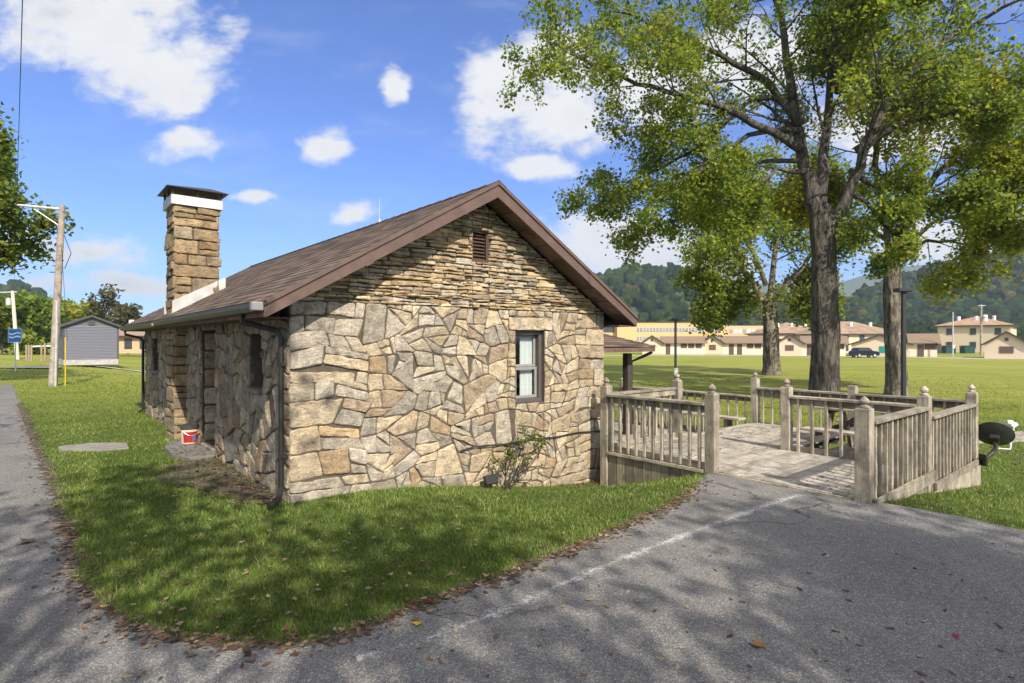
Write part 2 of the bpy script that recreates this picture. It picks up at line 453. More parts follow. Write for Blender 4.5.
# ------------------------------------------------------------------ mesh building
class MB:
    """collects faces; build() links them as ONE mesh object"""

    def __init__(self):
        self.v, self.f, self.uv, self.r, self.c = [], [], [], [], []

    def face(self, pts, uv=None, rnd=0.5, col=None):
        i = len(self.v)
        self.v.extend([tuple(p) for p in pts])
        self.f.append(tuple(range(i, i + len(pts))))
        self.uv.extend(uv if uv else [(p[0], p[1]) for p in pts])
        self.r.append(rnd)
        self.c.append(col or (1, 1, 1))

    def mesh(self, verts, faces, rnd=None, col=None):
        rnd = random.random() if rnd is None else rnd
        i = len(self.v)
        self.v.extend([tuple(p) for p in verts])
        for f in faces:
            self.f.append(tuple(i + k for k in f))
            for k in f:
                p = verts[k]
                self.uv.append((p[2] + p[0] * 0.3, p[0] + p[1]))
            self.r.append(rnd)
            self.c.append(col or (1, 1, 1))

    def box(self, c, s, rot=None, rnd=None, col=None, bev=0.0):
        rnd = random.random() if rnd is None else rnd
        off = random.uniform(0, 50)
        hx, hy, hz = (k / 2 for k in s)
        L = max(range(3), key=lambda k: s[k])
        M3 = rot if rot is not None else Matrix.Identity(3)
        c = Vector(c)
        if bev and min(s) > 2.2 * bev:
            b = bev
            P = []
            # eight corners cut to three points each
            idx = {}
            for sx in (-1, 1):
                for sy in (-1, 1):
                    for sz in (-1, 1):
                        a = Vector((sx * hx, sy * hy, sz * hz))
                        for ax in range(3):
                            q = a.copy()
                            for o in range(3):
                                if o != ax:
                                    q[o] -= (sx, sy, sz)[o] * b
                            idx[(sx, sy, sz, ax)] = len(P)
                            P.append(q)
            F = []
            for ax in range(3):
                o1, o2 = [k for k in range(3) if k != ax]
                for sg in (-1, 1):
                    q = []
                    for (p1, p2) in ((-1, -1), (1, -1), (1, 1), (-1, 1)):
                        s3 = [0, 0, 0]
                        s3[ax], s3[o1], s3[o2] = sg, p1, p2
                        q.append(idx[(*s3, ax)])
                    F.append(q)
                # edges parallel to ax
                for p1 in (-1, 1):
                    for p2 in (-1, 1):
                        a0, a1 = [0, 0, 0], [0, 0, 0]
                        a0[ax], a1[ax] = -1, 1
                        a0[o1] = a1[o1] = p1
                        a0[o2] = a1[o2] = p2
                        F.append([idx[(*a0, o1)], idx[(*a1, o1)], idx[(*a1, o2)], idx[(*a0, o2)]])
            for sx in (-1, 1):
                for sy in (-1, 1):
                    for sz in (-1, 1):
                        F.append([idx[(sx, sy, sz, k)] for k in range(3)])
        else:
            P = [Vector((sx * hx, sy * hy, sz * hz)) for sx in (-1, 1) for sy in (-1, 1) for sz in (-1, 1)]
            F = [(0, 1, 3, 2), (4, 6, 7, 5), (0, 4, 5, 1), (2, 3, 7, 6), (0, 2, 6, 4), (1, 5, 7, 3)]
        for f in F:
            q = [P[k] for k in f]
            n = (q[1] - q[0]).cross(q[2] - q[0])
            ctr = sum(q, Vector()) / len(q)
            if n.dot(ctr) < 0:
                q = q[::-1]
            o = [k for k in range(3) if k != L]
            nn = max(range(3), key=lambda k: abs(n[k]))
            o2 = o[0] if nn == o[1] else o[1]
            if nn == L:
                o2 = o[1]
            uv = [(p[L] + off, p[o2] + off * 0.37 + (0.5 * p[o[0]] if nn == L else 0)) for p in q]
            self.face([c + M3 @ p for p in q], uv, rnd, col)

    def beam(self, a, b, wd, hg, rnd=None, up=(0, 0, 1), bev=0.0):
        a, b = Vector(a), Vector(b)
        d = b - a
        x = d.normalized()
        u = Vector(up)
        y = u.cross(x)
        if y.length < 1e-5:
            y = Vector((0, 1, 0)).cross(x)
        y.normalize()
        z = x.cross(y)
        self.box((a + b) / 2, (d.length, wd, hg), Matrix((x, y, z)).transposed(), rnd, bev=bev)

    def tube(self, pts, rad, n=8, caps=True, rnd=None, col=None):
        rnd = random.random() if rnd is None else rnd
        pts = [Vector(p) for p in pts]
        rads = rad if isinstance(rad, (list, tuple)) else [rad] * len(pts)
        rings, ref = [], None
        for i, p in enumerate(pts):
            t = (pts[min(i + 1, len(pts) - 1)] - pts[max(i - 1, 0)]).normalized()
            if ref is None:
                ref = Vector((1, 0, 0)) if abs(t.x) < 0.8 else Vector((0, 1, 0))
            x = (ref - t * ref.dot(t)).normalized()
            ref = x
            y = t.cross(x)
            rings.append([p + (x * math.cos(2 * math.pi * k / n) + y * math.sin(2 * math.pi * k / n)) * rads[i] for k in range(n)])
        ln = 0
        for i in range(len(pts) - 1):
            l2 = ln + (pts[i + 1] - pts[i]).length
            for k in range(n):
                k2 = (k + 1) % n
                self.face([rings[i][k], rings[i][k2], rings[i + 1][k2], rings[i + 1][k]],
                          [(ln, k * 0.1), (ln, k * 0.1 + 0.1), (l2, k * 0.1 + 0.1), (l2, k * 0.1)], rnd, col)
            ln = l2
        if caps:
            self.face(rings[0][::-1], None, rnd, col)
            self.face(rings[-1], None, rnd, col)

    def lathe(self, prof, c=(0, 0, 0), n=16, rnd=None, sx=1, sy=1):
        rnd = random.random() if rnd is None else rnd
        c = Vector(c)
        rings = [[c + Vector((r * sx * math.cos(2 * math.pi * k / n), r * sy * math.sin(2 * math.pi * k / n), z)) for k in range(n)] for r, z in prof]
        for i in range(len(prof) - 1):
            for k in range(n):
                k2 = (k + 1) % n
                self.face([rings[i][k], rings[i][k2], rings[i + 1][k2], rings[i + 1][k]], None, rnd)
        self.face(rings[0][::-1], None, rnd)
        self.face(rings[-1], None, rnd)

    def prism(self, poly, a, b, rnd=None):
        """poly: list of 3D points, extruded by vector b-a"""
        d = Vector(b) - Vector(a)
        p = [Vector(q) for q in poly]
        o = [q + d for q in p]
        rnd = random.random() if rnd is None else rnd
        self.face(p[::-1], None, rnd)
        self.face(o, None, rnd)
        for i in range(len(p)):
            j = (i + 1) % len(p)
            self.face([p[i], p[j], o[j], o[i]], None, rnd)

    def build(self, name, m, parent=None, smooth=False, weld=False):
        me = bpy.data.meshes.new(name)
        me.from_pydata(self.v, [], self.f)
        uvl = me.uv_layers.new(name='UVMap')
        uvl.data.foreach_set('uv', np.array(self.uv, dtype=np.float32).ravel())
        at = me.attributes.new('rnd', 'FLOAT', 'FACE')
        at.data.foreach_set('value', np.array(self.r, dtype=np.float32))
        ca = me.attributes.new('col', 'FLOAT_COLOR', 'FACE')
        cc = np.ones((len(self.c), 4), dtype=np.float32)
        cc[:, :3] = np.array(self.c, dtype=np.float32)
        ca.data.foreach_set('color', cc.ravel())
        me.materials.append(m)
        if weld or smooth:
            bm = bmesh.new()
            bm.from_mesh(me)
            bmesh.ops.remove_doubles(bm, verts=bm.verts, dist=1e-5)
            bm.to_mesh(me)
            bm.free()
        if smooth:
            me.polygons.foreach_set('use_smooth', [True] * len(me.polygons))
        me.update()
        o = bpy.data.objects.new(name, me)
        COL.objects.link(o)
        if parent is not None:
            o.parent = parent
        return o


def np_mesh(name, verts, faces, cols, m, parent=None, smooth=False):
    """verts (n,3), faces (k,s) all the same size, cols (k,3) per face"""
    me = bpy.data.meshes.new(name)
    k, s = faces.shape
    me.vertices.add(len(verts))
    me.vertices.foreach_set('co', verts.astype(np.float32).ravel())
    me.loops.add(k * s)
    me.loops.foreach_set('vertex_index', faces.astype(np.int32).ravel())
    me.polygons.add(k)
    me.polygons.foreach_set('loop_start', np.arange(0, k * s, s, dtype=np.int32))
    me.update(calc_edges=True)
    if cols is not None:
        ca = me.attributes.new('col', 'FLOAT_COLOR', 'FACE')
        cc = np.ones((k, 4), dtype=np.float32)
        cc[:, :3] = cols
        ca.data.foreach_set('color', cc.ravel())
    if smooth:
        me.polygons.foreach_set('use_smooth', np.ones(k, dtype=bool))
    me.materials.append(m)
    o = bpy.data.objects.new(name, me)
    COL.objects.link(o)
    if parent is not None:
        o.parent = parent
    return o


def tag(o, label=None, cat=None, group=None, kind=None):
    for k, v in (('label', label), ('category', cat), ('group', group), ('kind', kind)):
        if v:
            o[k] = v
    return o


def thing(name, label, cat, loc=(0, 0, 0), rz=0.0, group=None):
    o = bpy.data.objects.new(name, None)
    o.empty_display_size = 0.2
    COL.objects.link(o)
    o.location = loc
    o.rotation_euler = (0, 0, rz)
    return tag(o, label, cat, group)


def kids(o):
    return [c for c in bpy.data.objects if c.parent == o]


def copy_tree(o, parent=None):
    c = o.copy()
    COL.objects.link(c)
    if parent is not None:
        c.parent = parent
    for ch in kids(o):
        copy_tree(ch, c)
    return c


# ------------------------------------------------------------------ axes of the house, ground shape
PHI = math.atan2(0.645, 0.764)
GV = np.array([math.cos(PHI), math.sin(PHI)])
SV = np.array([-math.sin(PHI), math.cos(PHI)])
C0 = np.array([-2.391, 6.196])


def UV2(x, y):
    rx, ry = x - C0[0], y - C0[1]
    return rx * GV[0] + ry * GV[1], rx * SV[0] + ry * SV[1]


def XY(u, v):
    p = C0 + GV * u + SV * v
    return float(p[0]), float(p[1])


def gz_at(x, y):
    """ground height; works on arrays"""
    x, y = np.asarray(x, float), np.asarray(y, float)
    u, v = UV2(x, y)
    t = np.clip((u - 0.4) / 4.6, 0, 1)
    su = t * t * (3 - 2 * t)
    z = -(0.3 * np.clip(v + 2.2, 0, 1.75) * su + 0.125 * np.maximum(0, u - 4.85))
    z = np.maximum(z, -0.8)
    und = 0.02 * np.sin(x * 0.7 + 1.3) * np.sin(y * 0.6) * np.clip((np.hypot(x, y) - 9) / 10, 0, 1)
    return z + und


def on_ground(px, py, z=0.0):
    d = (CAMZ - z) * FPX / (py - HY)
    return ((px - CX) / FPX * d, d)


def place(px, d):
    return ((px - CX) / FPX * d, d)


# ---- ground sheet
def axis(n, near, far):
    t = np.linspace(-1, 1, n)
    k = math.asinh(far / near * 3)
    return np.sinh(t * k) / math.sinh(k) * far


gx_ = np.unique(np.concatenate([np.arange(-14, 16, 0.3), axis(81, 20, 5000)]))
gy_ = np.unique(np.concatenate([np.arange(-4, 22, 0.3), axis(81, 20, 5000)]))
GX, GY = np.meshgrid(gx_, gy_)
GZ = gz_at(GX, GY)
vv = np.stack([GX.ravel(), GY.ravel(), GZ.ravel()], 1)
nx, ny = len(gx_), len(gy_)
ii, jj = np.meshgrid(np.arange(nx - 1), np.arange(ny - 1))
b0 = (jj * nx + ii).ravel()
tag(np_mesh('ground', vv, np.stack([b0, b0 + 1, b0 + nx + 1, b0 + nx], 1), None, GROUND, smooth=True), kind='structure')


def sheet(name, poly, m, dz=0.004, kind='structure', follow=True, cell=0.6):
    bm = bmesh.new()
    f = bm.faces.new([bm.verts.new((x, y, 0)) for x, y in poly])
    bm.normal_update()
    if f.normal.z < 0:
        bmesh.ops.reverse_faces(bm, faces=[f])
    bmesh.ops.triangulate(bm, faces=bm.faces[:])
    if follow:
        for _ in range(12):
            lng = [e for e in bm.edges if e.calc_length() > cell * max(1, abs(e.verts[0].co.length) / 8)]
            if not lng:
                break
            bmesh.ops.subdivide_edges(bm, edges=lng, cuts=1)
            bmesh.ops.triangulate(bm, faces=bm.faces[:])
    for v_ in bm.verts:
        v_.co.z = float(gz_at(v_.co.x, v_.co.y)) + dz
    me = bpy.data.meshes.new(name)
    bm.to_mesh(me)
    bm.free()
    me.materials.append(m)
    o = bpy.data.objects.new(name, me)
    COL.objects.link(o)
    return tag(o, kind=kind)


def jag(poly, step=0.25, amp=0.05, closed=True):
    out = []
    for i in range(len(poly) if closed else len(poly) - 1):
        a, b = np.array(poly[i]), np.array(poly[(i + 1) % len(poly)])
        L = np.linalg.norm(b - a)
        n = max(1, int(min(L / step, 60)))
        nrm = np.array([-(b - a)[1], (b - a)[0]]) / max(L, 1e-6)
        for k in range(n):
            p = a + (b - a) * k / n
            if 0.05 < k / n or True:
                p = p + nrm * random.gauss(0, amp) * min(1, L)
            out.append((float(p[0]), float(p[1])))
    if not closed:
        out.append(tuple(poly[-1]))
    return out


EDGE_PX = [(12, 383), (20, 403), (30, 430), (45, 465), (66, 525), (86, 583), (104, 606), (132, 624), (175, 637), (225, 644),
           (290, 645), (350, 633), (430, 602), (512, 572), (600, 537), (655, 513), (688, 494), (700, 479)]
ISLE = [on_ground(*p) for p in EDGE_PX]
A0 = (2.67, 7.61)
G0 = (3.905, 6.27)
right_edge = [on_ground(880, 502), on_ground(920, 508), on_ground(965, 516), on_ground(1024, 530), (6.9, 3.6), (11.5, -1.5)]
asph_poly = jag(ISLE, 0.16, 0.03, False) + [(2.62, 7.58), (G0[0] + 0.03, G0[1] - 0.06)] + jag(right_edge, 0.3, 0.02, False) + \
            [(12, -4), (-9, -4), (-9.6, 3.5), (-14, 10), on_ground(-18, 383)]
sheet('asphalt_drive', asph_poly, ASPH, 0.006)
# the cross road and pads far on the left
sheet('far_road', [place(-60, 37.5), place(60, 37.5), place(62, 41.5), place(-60, 41.5)], ASPH, 0.006)
sheet('shed_driveway', [place(46, 44.5), place(150, 41.0), place(152, 42.6), place(60, 48)], CONCRETE, 0.01)
sheet('gravel_path', jag([place(930, 13.6), place(985, 14.2), place(1150, 15.2), place(1150, 16.9), place(985, 15.9), place(930, 15.4)], 0.4, 0.06), GRAVEL, 0.012)
sheet('cottage_road', [place(600, 103), place(820, 97), place(930, 87), place(1090, 78), place(1090, 81.5), place(930, 91), place(820, 101), place(600, 107)], CONCRETE, 0.02)
# painted line
lp = [on_ground(*p) for p in ((356, 659), (395, 649), (440, 636), (480, 620), (520, 604), (580, 577), (640, 552), (700, 530), (760, 508), (800, 495))]
pm = MB()
acc_l = 0
for i in range(len(lp) - 1):
    a, b = Vector((*lp[i], 0)), Vector((*lp[i + 1], 0))
    t_ = (b - a).normalized()
    n_ = Vector((-t_.y, t_.x, 0)) * 0.075
    z_ = Vector((0, 0, 0.011))
    l2 = acc_l + (b - a).length
    pm.face([a - n_ + z_, b - n_ + z_, b + n_ + z_, a + n_ + z_], [(acc_l, 0), (l2, 0), (l2, 1), (acc_l, 1)])
    acc_l = l2
tag(pm.build('painted_line', PAINT), kind='structure')
inner = []
for i in range(1, len(ISLE) - 1):
    a, b = np.array(ISLE[i - 1]), np.array(ISLE[i + 1])
    nn_ = np.array([-(b - a)[1], (b - a)[0]]) / np.linalg.norm(b - a)
    inner.append((np.array(ISLE[i]) + nn_ * 0.07, np.array(ISLE[i]) - nn_ * 0.05))
for k_ in range(len(inner) - 1):
    (a, b), (c, d) = inner[k_], inner[k_ + 1]
sheet('soil_edge', jag([tuple(p[0]) for p in inner], 0.07, 0.035, False) + jag([tuple(p[1]) for p in inner][::-1], 0.07, 0.035, False), SOIL, 0.0095, cell=3)
# bare soil strip along the road side of the house
sheet('bare_soil_strip', jag([XY(-0.05, 0.1), XY(-0.05, 3.2), XY(-0.75, 3.0), XY(-0.95, 2.0), XY(-0.55, 0.9), XY(-0.3, 0.1)], 0.2, 0.05), SOIL, 0.012)

# ------------------------------------------------------------------ hills, forest, haze
def hill(name, prof, D, depth, m, back=0.7):
    """prof: (px, py) ridge points seen at distance D"""
    n = 60
    xs = np.linspace(prof[0][0], prof[-1][0], n)
    ys = np.interp(xs, [p[0] for p in prof], [p[1] for p in prof])
    V = []
    rows = [(-1, 0), (-0.8, .10), (-0.6, .3), (-0.4, .56), (-0.2, .82), (0, 1), (0.3, .92), (back, 0.5), (1.2, 0)]
    for t, h in rows:
        for k in range(n):
            d = D + t * depth
            X = (xs[k] - CX) / FPX * D * (1 + 0.25 * t * depth / D)
            z = -1 + (CAMZ + (HY - ys[k]) / FPX * D + 1) * h
            z += (math.sin(xs[k] * 0.05 + t * 3) * 0.05 * h) * D * 0.05
            V.append((X, d, z))
    F = [(r * n + k, r * n + k + 1, (r + 1) * n + k + 1, (r + 1) * n + k) for r in range(len(rows) - 1) for k in range(n - 1)]
    V = np.array(V)
    return tag(np_mesh(name, V, np.array(F), None, m, smooth=True), kind='structure'), V.reshape(len(rows), n, 3)


H1, P1 = hill('wooded_hill', [(380, 318), (470, 300), (560, 288), (600, 278), (640, 272), (680, 275), (715, 292), (760, 303), (800, 306), (850, 303), (885, 290), (940, 271), (1000, 257), (1060, 248), (1200, 232), (1400, 250)], 560, 210, HILLG)
H2, P2 = hill('hill', [(-500, 300), (-200, 262), (-60, 280), (0, 287), (25, 291), (45, 306), (60, 318), (90, 330)], 620, 200, HILLG)
hill('far_ridge', [(350, 322), (560, 300), (650, 292), (700, 282), (780, 284), (830, 284), (865, 273), (900, 268), (960, 262), (1100, 280)], 1900, 350, FARHILL)


def ico(sub):
    bm = bmesh.new()
    bmesh.ops.create_icosphere(bm, subdivisions=sub, radius=1)
    v = np.array([q.co[:] for q in bm.verts])
    f = np.array([[q.index for q in t.verts] for t in bm.faces])
    bm.free()
    return v, f


def forest(name, grids, count, size, extra=()):
    v0, f0 = ico(2)
    VV, FF, CC = [], [], []
    base = 0
    pts = []
    for g, c in zip(grids, count):
        for _ in range(c):
            r = random.random() ** 0.8 * 5.6
            k = random.uniform(0, g.shape[1] - 1.01)
            r0, k0 = int(r), int(k)
            a, b = r - r0, k - k0
            p = (g[r0, k0] * (1 - a) * (1 - b) + g[r0 + 1, k0] * a * (1 - b) + g[r0, k0 + 1] * (1 - a) * b + g[r0 + 1, k0 + 1] * a * b)
            pts.append((p, min(6.4, size[0] * random.lognormvariate(0.28, 0.42))))
    pts += list(extra)
    pal = np.array([(0.030, 0.055, 0.016), (0.045, 0.075, 0.018), (0.024, 0.046, 0.020), (0.065, 0.085, 0.022), (0.036, 0.062, 0.024), (0.085, 0.08, 0.022)])
    for p, s in pts:
        nz = 1 + 0.3 * NPR.standard_normal(len(v0))
        v = v0 * nz[:, None] * np.array([s, s, s * random.uniform(0.85, 1.35)]) + p + np.array([0, 0, s * 0.6])
        VV.append(v)
        FF.append(f0 + base)
        base += len(v0)
        CC.append(np.repeat((pal[random.choice([0, 0, 1, 1, 2, 2, 3, 4, 4, 5])] * random.uniform(0.75, 1.3))[None], len(f0), 0) * NPR.uniform(0.7, 1.35, (len(f0), 1)))
    return tag(np_mesh(name, np.concatenate(VV), np.concatenate(FF), np.concatenate(CC), FOREST), kind='stuff')


ex = []
for _ in range(260):
    px = random.uniform(560, 1120)
    d = random.uniform(290, 350)
    ex.append((np.array([*place(px, d), -1 + random.uniform(0, 3)]), random.uniform(3.5, 6.5)))
for _ in range(140):
    px = random.uniform(-160, 140)
    d = random.uniform(150, 330)
    ex.append((np.array([*place(px, d), -0.5]), random.uniform(3, 6)))
forest('hill_forest', [P1, P2], [4600, 1300], (2.8, 6.2), ex)

HAZE_ON = True
if HAZE_ON:
    hb = MB()
    hb.box((0, 1150, 138.5), (6400, 2900, 281))
    m, t, b = new_mat('haze_air')
    t.n.remove(b)
    vol = t.add('ShaderNodeVolumePrincipled', {'Color': (0.68, 0.82, 1.0, 1), 'Density': 0.00023, 'Anisotropy': 0.2})
    t.l.new(vol.outputs[0], t.n['Material Output'].inputs['Volume'])
    tag(hb.build('haze', m), kind='stuff')


# ------------------------------------------------------------------ stone laying
def clip(poly, n, d):
    """keep the side n.p <= d of a convex polygon"""
    out = []
    for i in range(len(poly)):
        a, b = poly[i], poly[(i + 1) % len(poly)]
        da, db = a[0] * n[0] + a[1] * n[1] - d, b[0] * n[0] + b[1] * n[1] - d
        if da <= 0:
            out.append(a)
        if (da < 0 < db) or (db < 0 < da):
            t = da / (da - db)
            out.append((a[0] + (b[0] - a[0]) * t, a[1] + (b[1] - a[1]) * t))
    return out


def area(p):
    return abs(sum(p[i][0] * p[(i + 1) % len(p)][1] - p[(i + 1) % len(p)][0] * p[i][1] for i in range(len(p)))) / 2 if len(p) > 2 else 0


def ccw(p):
    s = sum(p[i][0] * p[(i + 1) % len(p)][1] - p[(i + 1) % len(p)][0] * p[i][1] for i in range(len(p)))
    return p if s > 0 else p[::-1]


def minus_rect(poly, r):
    """convex polygon minus rectangle (x0,x1,y0,y1) -> convex pieces"""
    x0, x1, y0, y1 = r
    out = []
    for n, d in (((1, 0), x0), ((-1, 0), -x1), ((0, 1), y0), ((0, -1), -y1)):
        p = clip(poly, n, d)
        if area(p) > 1e-5:
            out.append(p)
        poly = clip(poly, (-n[0], -n[1]), -d)
        if area(poly) < 1e-5:
            return out
    return out


def minus_rects(polys, rects):
    for r in rects:
        polys = [q for p in polys for q in minus_rect(p, r)]
    return polys


def bsp(poly, target, rng, out):
    A = area(poly)
    if len(poly) < 3 or A < 1e-4:
        return
    P = np.array(poly)
    ctr = P.mean(0)
    w_, vec = np.linalg.eigh(np.cov((P - ctr).T) + np.eye(2) * 1e-9)
    el = math.sqrt(max(w_[1], 1e-9) / max(w_[0], 1e-9))
    tg = target * rng.lognormvariate(0, 0.5)
    if A < tg and el < 3.6:
        out.append(poly)
        return
    sx, sy = np.ptp(P, axis=0)
    if rng.random() < 0.62:
        ang = (0.0 if sx > sy * rng.uniform(1.0, 1.7) else math.pi / 2) + rng.gauss(0, 0.17)
    else:
        ang = math.atan2(vec[1, 1], vec[0, 1]) + rng.gauss(0, 0.42)
    n = (math.cos(ang), math.sin(ang))
    ln = (P @ np.array(n))
    d = (ln.min() + ln.max()) / 2 + (ln.max() - ln.min()) * rng.uniform(-0.2, 0.2)
    bsp(clip(poly, n, d), target, rng, out)
    bsp(clip(poly, (-n[0], -n[1]), -d), target, rng, out)


def inset(poly, g):
    poly = ccw(poly)
    q = poly
    for i in range(len(poly)):
        a, b = poly[i], poly[(i + 1) % len(poly)]
        ex, ey = b[0] - a[0], b[1] - a[1]
        L = math.hypot(ex, ey)
        if L < 1e-6:
            continue
        n = (ey / L, -ex / L)
        q = clip(q, n, a[0] * n[0] + a[1] * n[1] - g)
        if len(q) < 3:
            return []
    return ccw(q)


def roundc(poly, k=0.11, mx=0.02, rng=random):
    out = []
    for i in range(len(poly)):
        p, a, b = poly[i], poly[i - 1], poly[(i + 1) % len(poly)]
        for o in (a, b):
            L = math.hypot(o[0] - p[0], o[1] - p[1])
            t = min(k * rng.uniform(0.5, 1.3), mx / max(L, 1e-6))
            out.append((p[0] + (o[0] - p[0]) * t, p[1] + (o[1] - p[1]) * t))
    return out


GREYS = [(0.36, 0.335, 0.295), (0.30, 0.278, 0.24), (0.42, 0.39, 0.34), (0.38, 0.345, 0.29)]
WARMS = [(0.47, 0.395, 0.275), (0.42, 0.34, 0.23), (0.51, 0.44, 0.325), (0.37, 0.29, 0.195), (0.49, 0.405, 0.28), (0.44, 0.385, 0.295)]
RUSTS = [(0.38, 0.265, 0.155), (0.42, 0.29, 0.165), (0.29, 0.215, 0.15)]
GOLDS = [(0.52, 0.40, 0.235), (0.45, 0.34, 0.20), (0.38, 0.30, 0.20), (0.56, 0.46, 0.30), (0.30, 0.25, 0.19), (0.47, 0.42, 0.34)]


def pick_col(rng, warm):
    r = rng.random()
    c = rng.choice(RUSTS) if r < 0.06 else rng.choice(WARMS) if r < 0.06 + 0.94 * warm else rng.choice(GREYS)
    k = rng.uniform(0.7, 1.1)
    return tuple((x * 0.76 + m * 0.24) * k for x, m in zip(c, (0.445, 0.375, 0.275)))


def lay_stone(mb, poly, f3, rng, col, gap=0.011, proud=0.03, rnd_corner=True, tilt=0.05):
    p = inset(poly, gap * rng.uniform(0.7, 1.4))
    if len(p) < 3 or area(p) < 0.0008:
        return
    if rnd_corner:
        p = roundc(p, rng=rng)
    # break long edges so the outline wanders
    q = []
    for i in range(len(p)):
        a, b = p[i], p[(i + 1) % len(p)]
        L = math.hypot(b[0] - a[0], b[1] - a[1])
        q.append(a)
        if L > 0.09:
            m = int(L / 0.07)
            for k in range(1, m):
                t = k / m
                j = rng.gauss(0, 0.0055)
                q.append((a[0] + (b[0] - a[0]) * t - (b[1] - a[1]) / L * j, a[1] + (b[1] - a[1]) * t + (b[0] - a[0]) / L * j))
    p = q
    n = len(p)
    cx, cy = sum(a[0] for a in p) / n, sum(a[1] for a in p) / n
    d0 = proud * rng.uniform(0.6, 1.35)
    ta, tb = rng.gauss(0, tilt), rng.gauss(0, tilt)

    def dep(x, y):
        return max(0.008, d0 + ta * (x - cx) + tb * (y - cy))
    rings = []
    for sc, dd in ((1.0, None), (1.0, -0.012), (0.0, 0.0)):
        ring = []
        for (x, y) in p:
            if sc == 0.0:
                L = max(1e-6, math.hypot(x - cx, y - cy))
                s = max(0.55, 1 - 0.016 / L)
                x2, y2 = cx + (x - cx) * s, cy + (y - cy) * s
                ring.append(f3(x2, y2, dep(x2, y2) + rng.gauss(0, 0.0016)))
            elif dd is None:
                ring.append(f3(x, y, -0.03))
            else:
                ring.append(f3(x, y, max(0.0, dep(x, y) + dd)))
        rings.append(ring)
    for a, b in ((0, 1), (1, 2)):
        for i in range(n):
            j = (i + 1) % n
            mb.face([rings[a][i], rings[a][j], rings[b][j], rings[b][i]], None, 0.5, col)
    # inner ring and a centre
    inner = []
    for (x, y) in p:
        x2, y2 = cx + (x - cx) * 0.5, cy + (y - cy) * 0.5
        inner.append(f3(x2, y2, dep(x2, y2) + rng.gauss(0.003, 0.0022)))
    c3 = f3(cx, cy, d0 + rng.gauss(0.003, 0.002))
    for i in range(n):
        j = (i + 1) % n
        mb.face([rings[2][i], rings[2][j], inner[j], inner[i]], None, 0.5, col)
        mb.face([inner[i], inner[j], c3], None, 0.5, col)


def warped(p, fixed, x0, x1):
    """bend the joints a little, but not at the openings and corners"""
    x, y = p
    w = min(1.0, max(0.0, (x - x0) / 0.3)) * min(1.0, max(0.0, (x1 - x) / 0.3))
    for (a, b, c, d) in fixed:
        q = math.hypot(max(a - x, 0, x - b), max(c - y, 0, y - d))
        w *= min(1.0, q / 0.3)
    return (x + w * (0.055 * math.sin(y * 5.3 + 1.1) + 0.035 * math.sin(y * 11.7 + x * 2) + 0.02 * math.sin(y * 23 + x * 9)),
            y + w * (0.04 * math.sin(x * 4.1 + 0.7) + 0.022 * math.sin(x * 9.3 + y * 3) + 0.012 * math.sin(x * 21)))


def rubble(mb, poly, holes, f3, target, rng, warm, gap=0.011, proud=0.03, warp=None, dark=1.0):
    out = []
    xs, ys = [p[0] for p in poly], [p[1] for p in poly]
    nx_, ny_ = max(1, round((max(xs) - min(xs)) / 0.62)), max(1, round((max(ys) - min(ys)) / 0.46))
    seeds = [(min(xs) + (max(xs) - min(xs)) * (i + rng.uniform(0.08, 0.92)) / nx_, min(ys) + (max(ys) - min(ys)) * (j + rng.uniform(0.08, 0.92)) / ny_)
             for i in range(nx_) for j in range(ny_)]
    for a in seeds:
        cell = poly
        for b in seeds:
            if b is a or abs(a[0] - b[0]) > 2.2 or abs(a[1] - b[1]) > 1.8:
                continue
            # taller-than-wide distances count more, so cells lie flat
            n = (b[0] - a[0], (b[1] - a[1]) * 1.7)
            cell = clip(cell, n, n[0] * (a[0] + b[0]) / 2 + n[1] * (a[1] + b[1]) / 2)
            if len(cell) < 3:
                break
        if len(cell) >= 3:
            bsp(cell, target, rng, out)
    for p in minus_rects(out, holes):
        if area(p) < 0.003:
            continue
        cx = sum(a[0] for a in p) / len(p)
        if warp:
            p = [warped(a, *warp) for a in p]
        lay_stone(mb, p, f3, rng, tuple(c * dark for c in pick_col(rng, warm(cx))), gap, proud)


def courses(mb, x0, x1f, z0, z1, f3, rng, warm, hmin=0.14, hmax=0.36, gap=0.005, proud=0.026, split=0.5, xb=None, warp=None):
    """squared corner stones; x1f(k) gives the toothed inner edge; returns (z0,z1,x) rows"""
    z, k, rows = z0, 0, []
    while z < z1 - 0.05:
        h = min(rng.uniform(hmin, hmax), z1 - z)
        if z1 - z - h < 0.1:
            h = z1 - z
        xa, xe = x0, x1f(k)
        j = lambda: rng.gauss(0, 0.006)
        cuts = [xa] + ([xa + (xe - xa) * rng.uniform(0.35, 0.65)] if rng.random() < split and abs(xe - xa) > 0.4 else []) + [xe]
        if xb is not None:
            if abs(xb - xe) < 0.1:
                cuts[-1] = xb
            else:
                cuts.append(xb)
        for a, b in zip(cuts[:-1], cuts[1:]):
            hs = [(z, z + h)]
            if b == xb and len(cuts) > 2 and h > 0.2:
                hm = z + h * rng.uniform(0.35, 0.65)
                hs = [(z, hm), (hm, z + h)]
            for za, zb in hs:
                q = [(a, za + j()), (b, za + j()), (b + j(), zb + j()), (a, zb + j())]
                if warp:
                    q = [warped(p, *warp) for p in q]
                lay_stone(mb, q, f3, rng, pick_col(rng, warm), gap, proud, tilt=0.02)
        rows.append((z, z + h, xe))
        z += h
        k += 1
    return rows


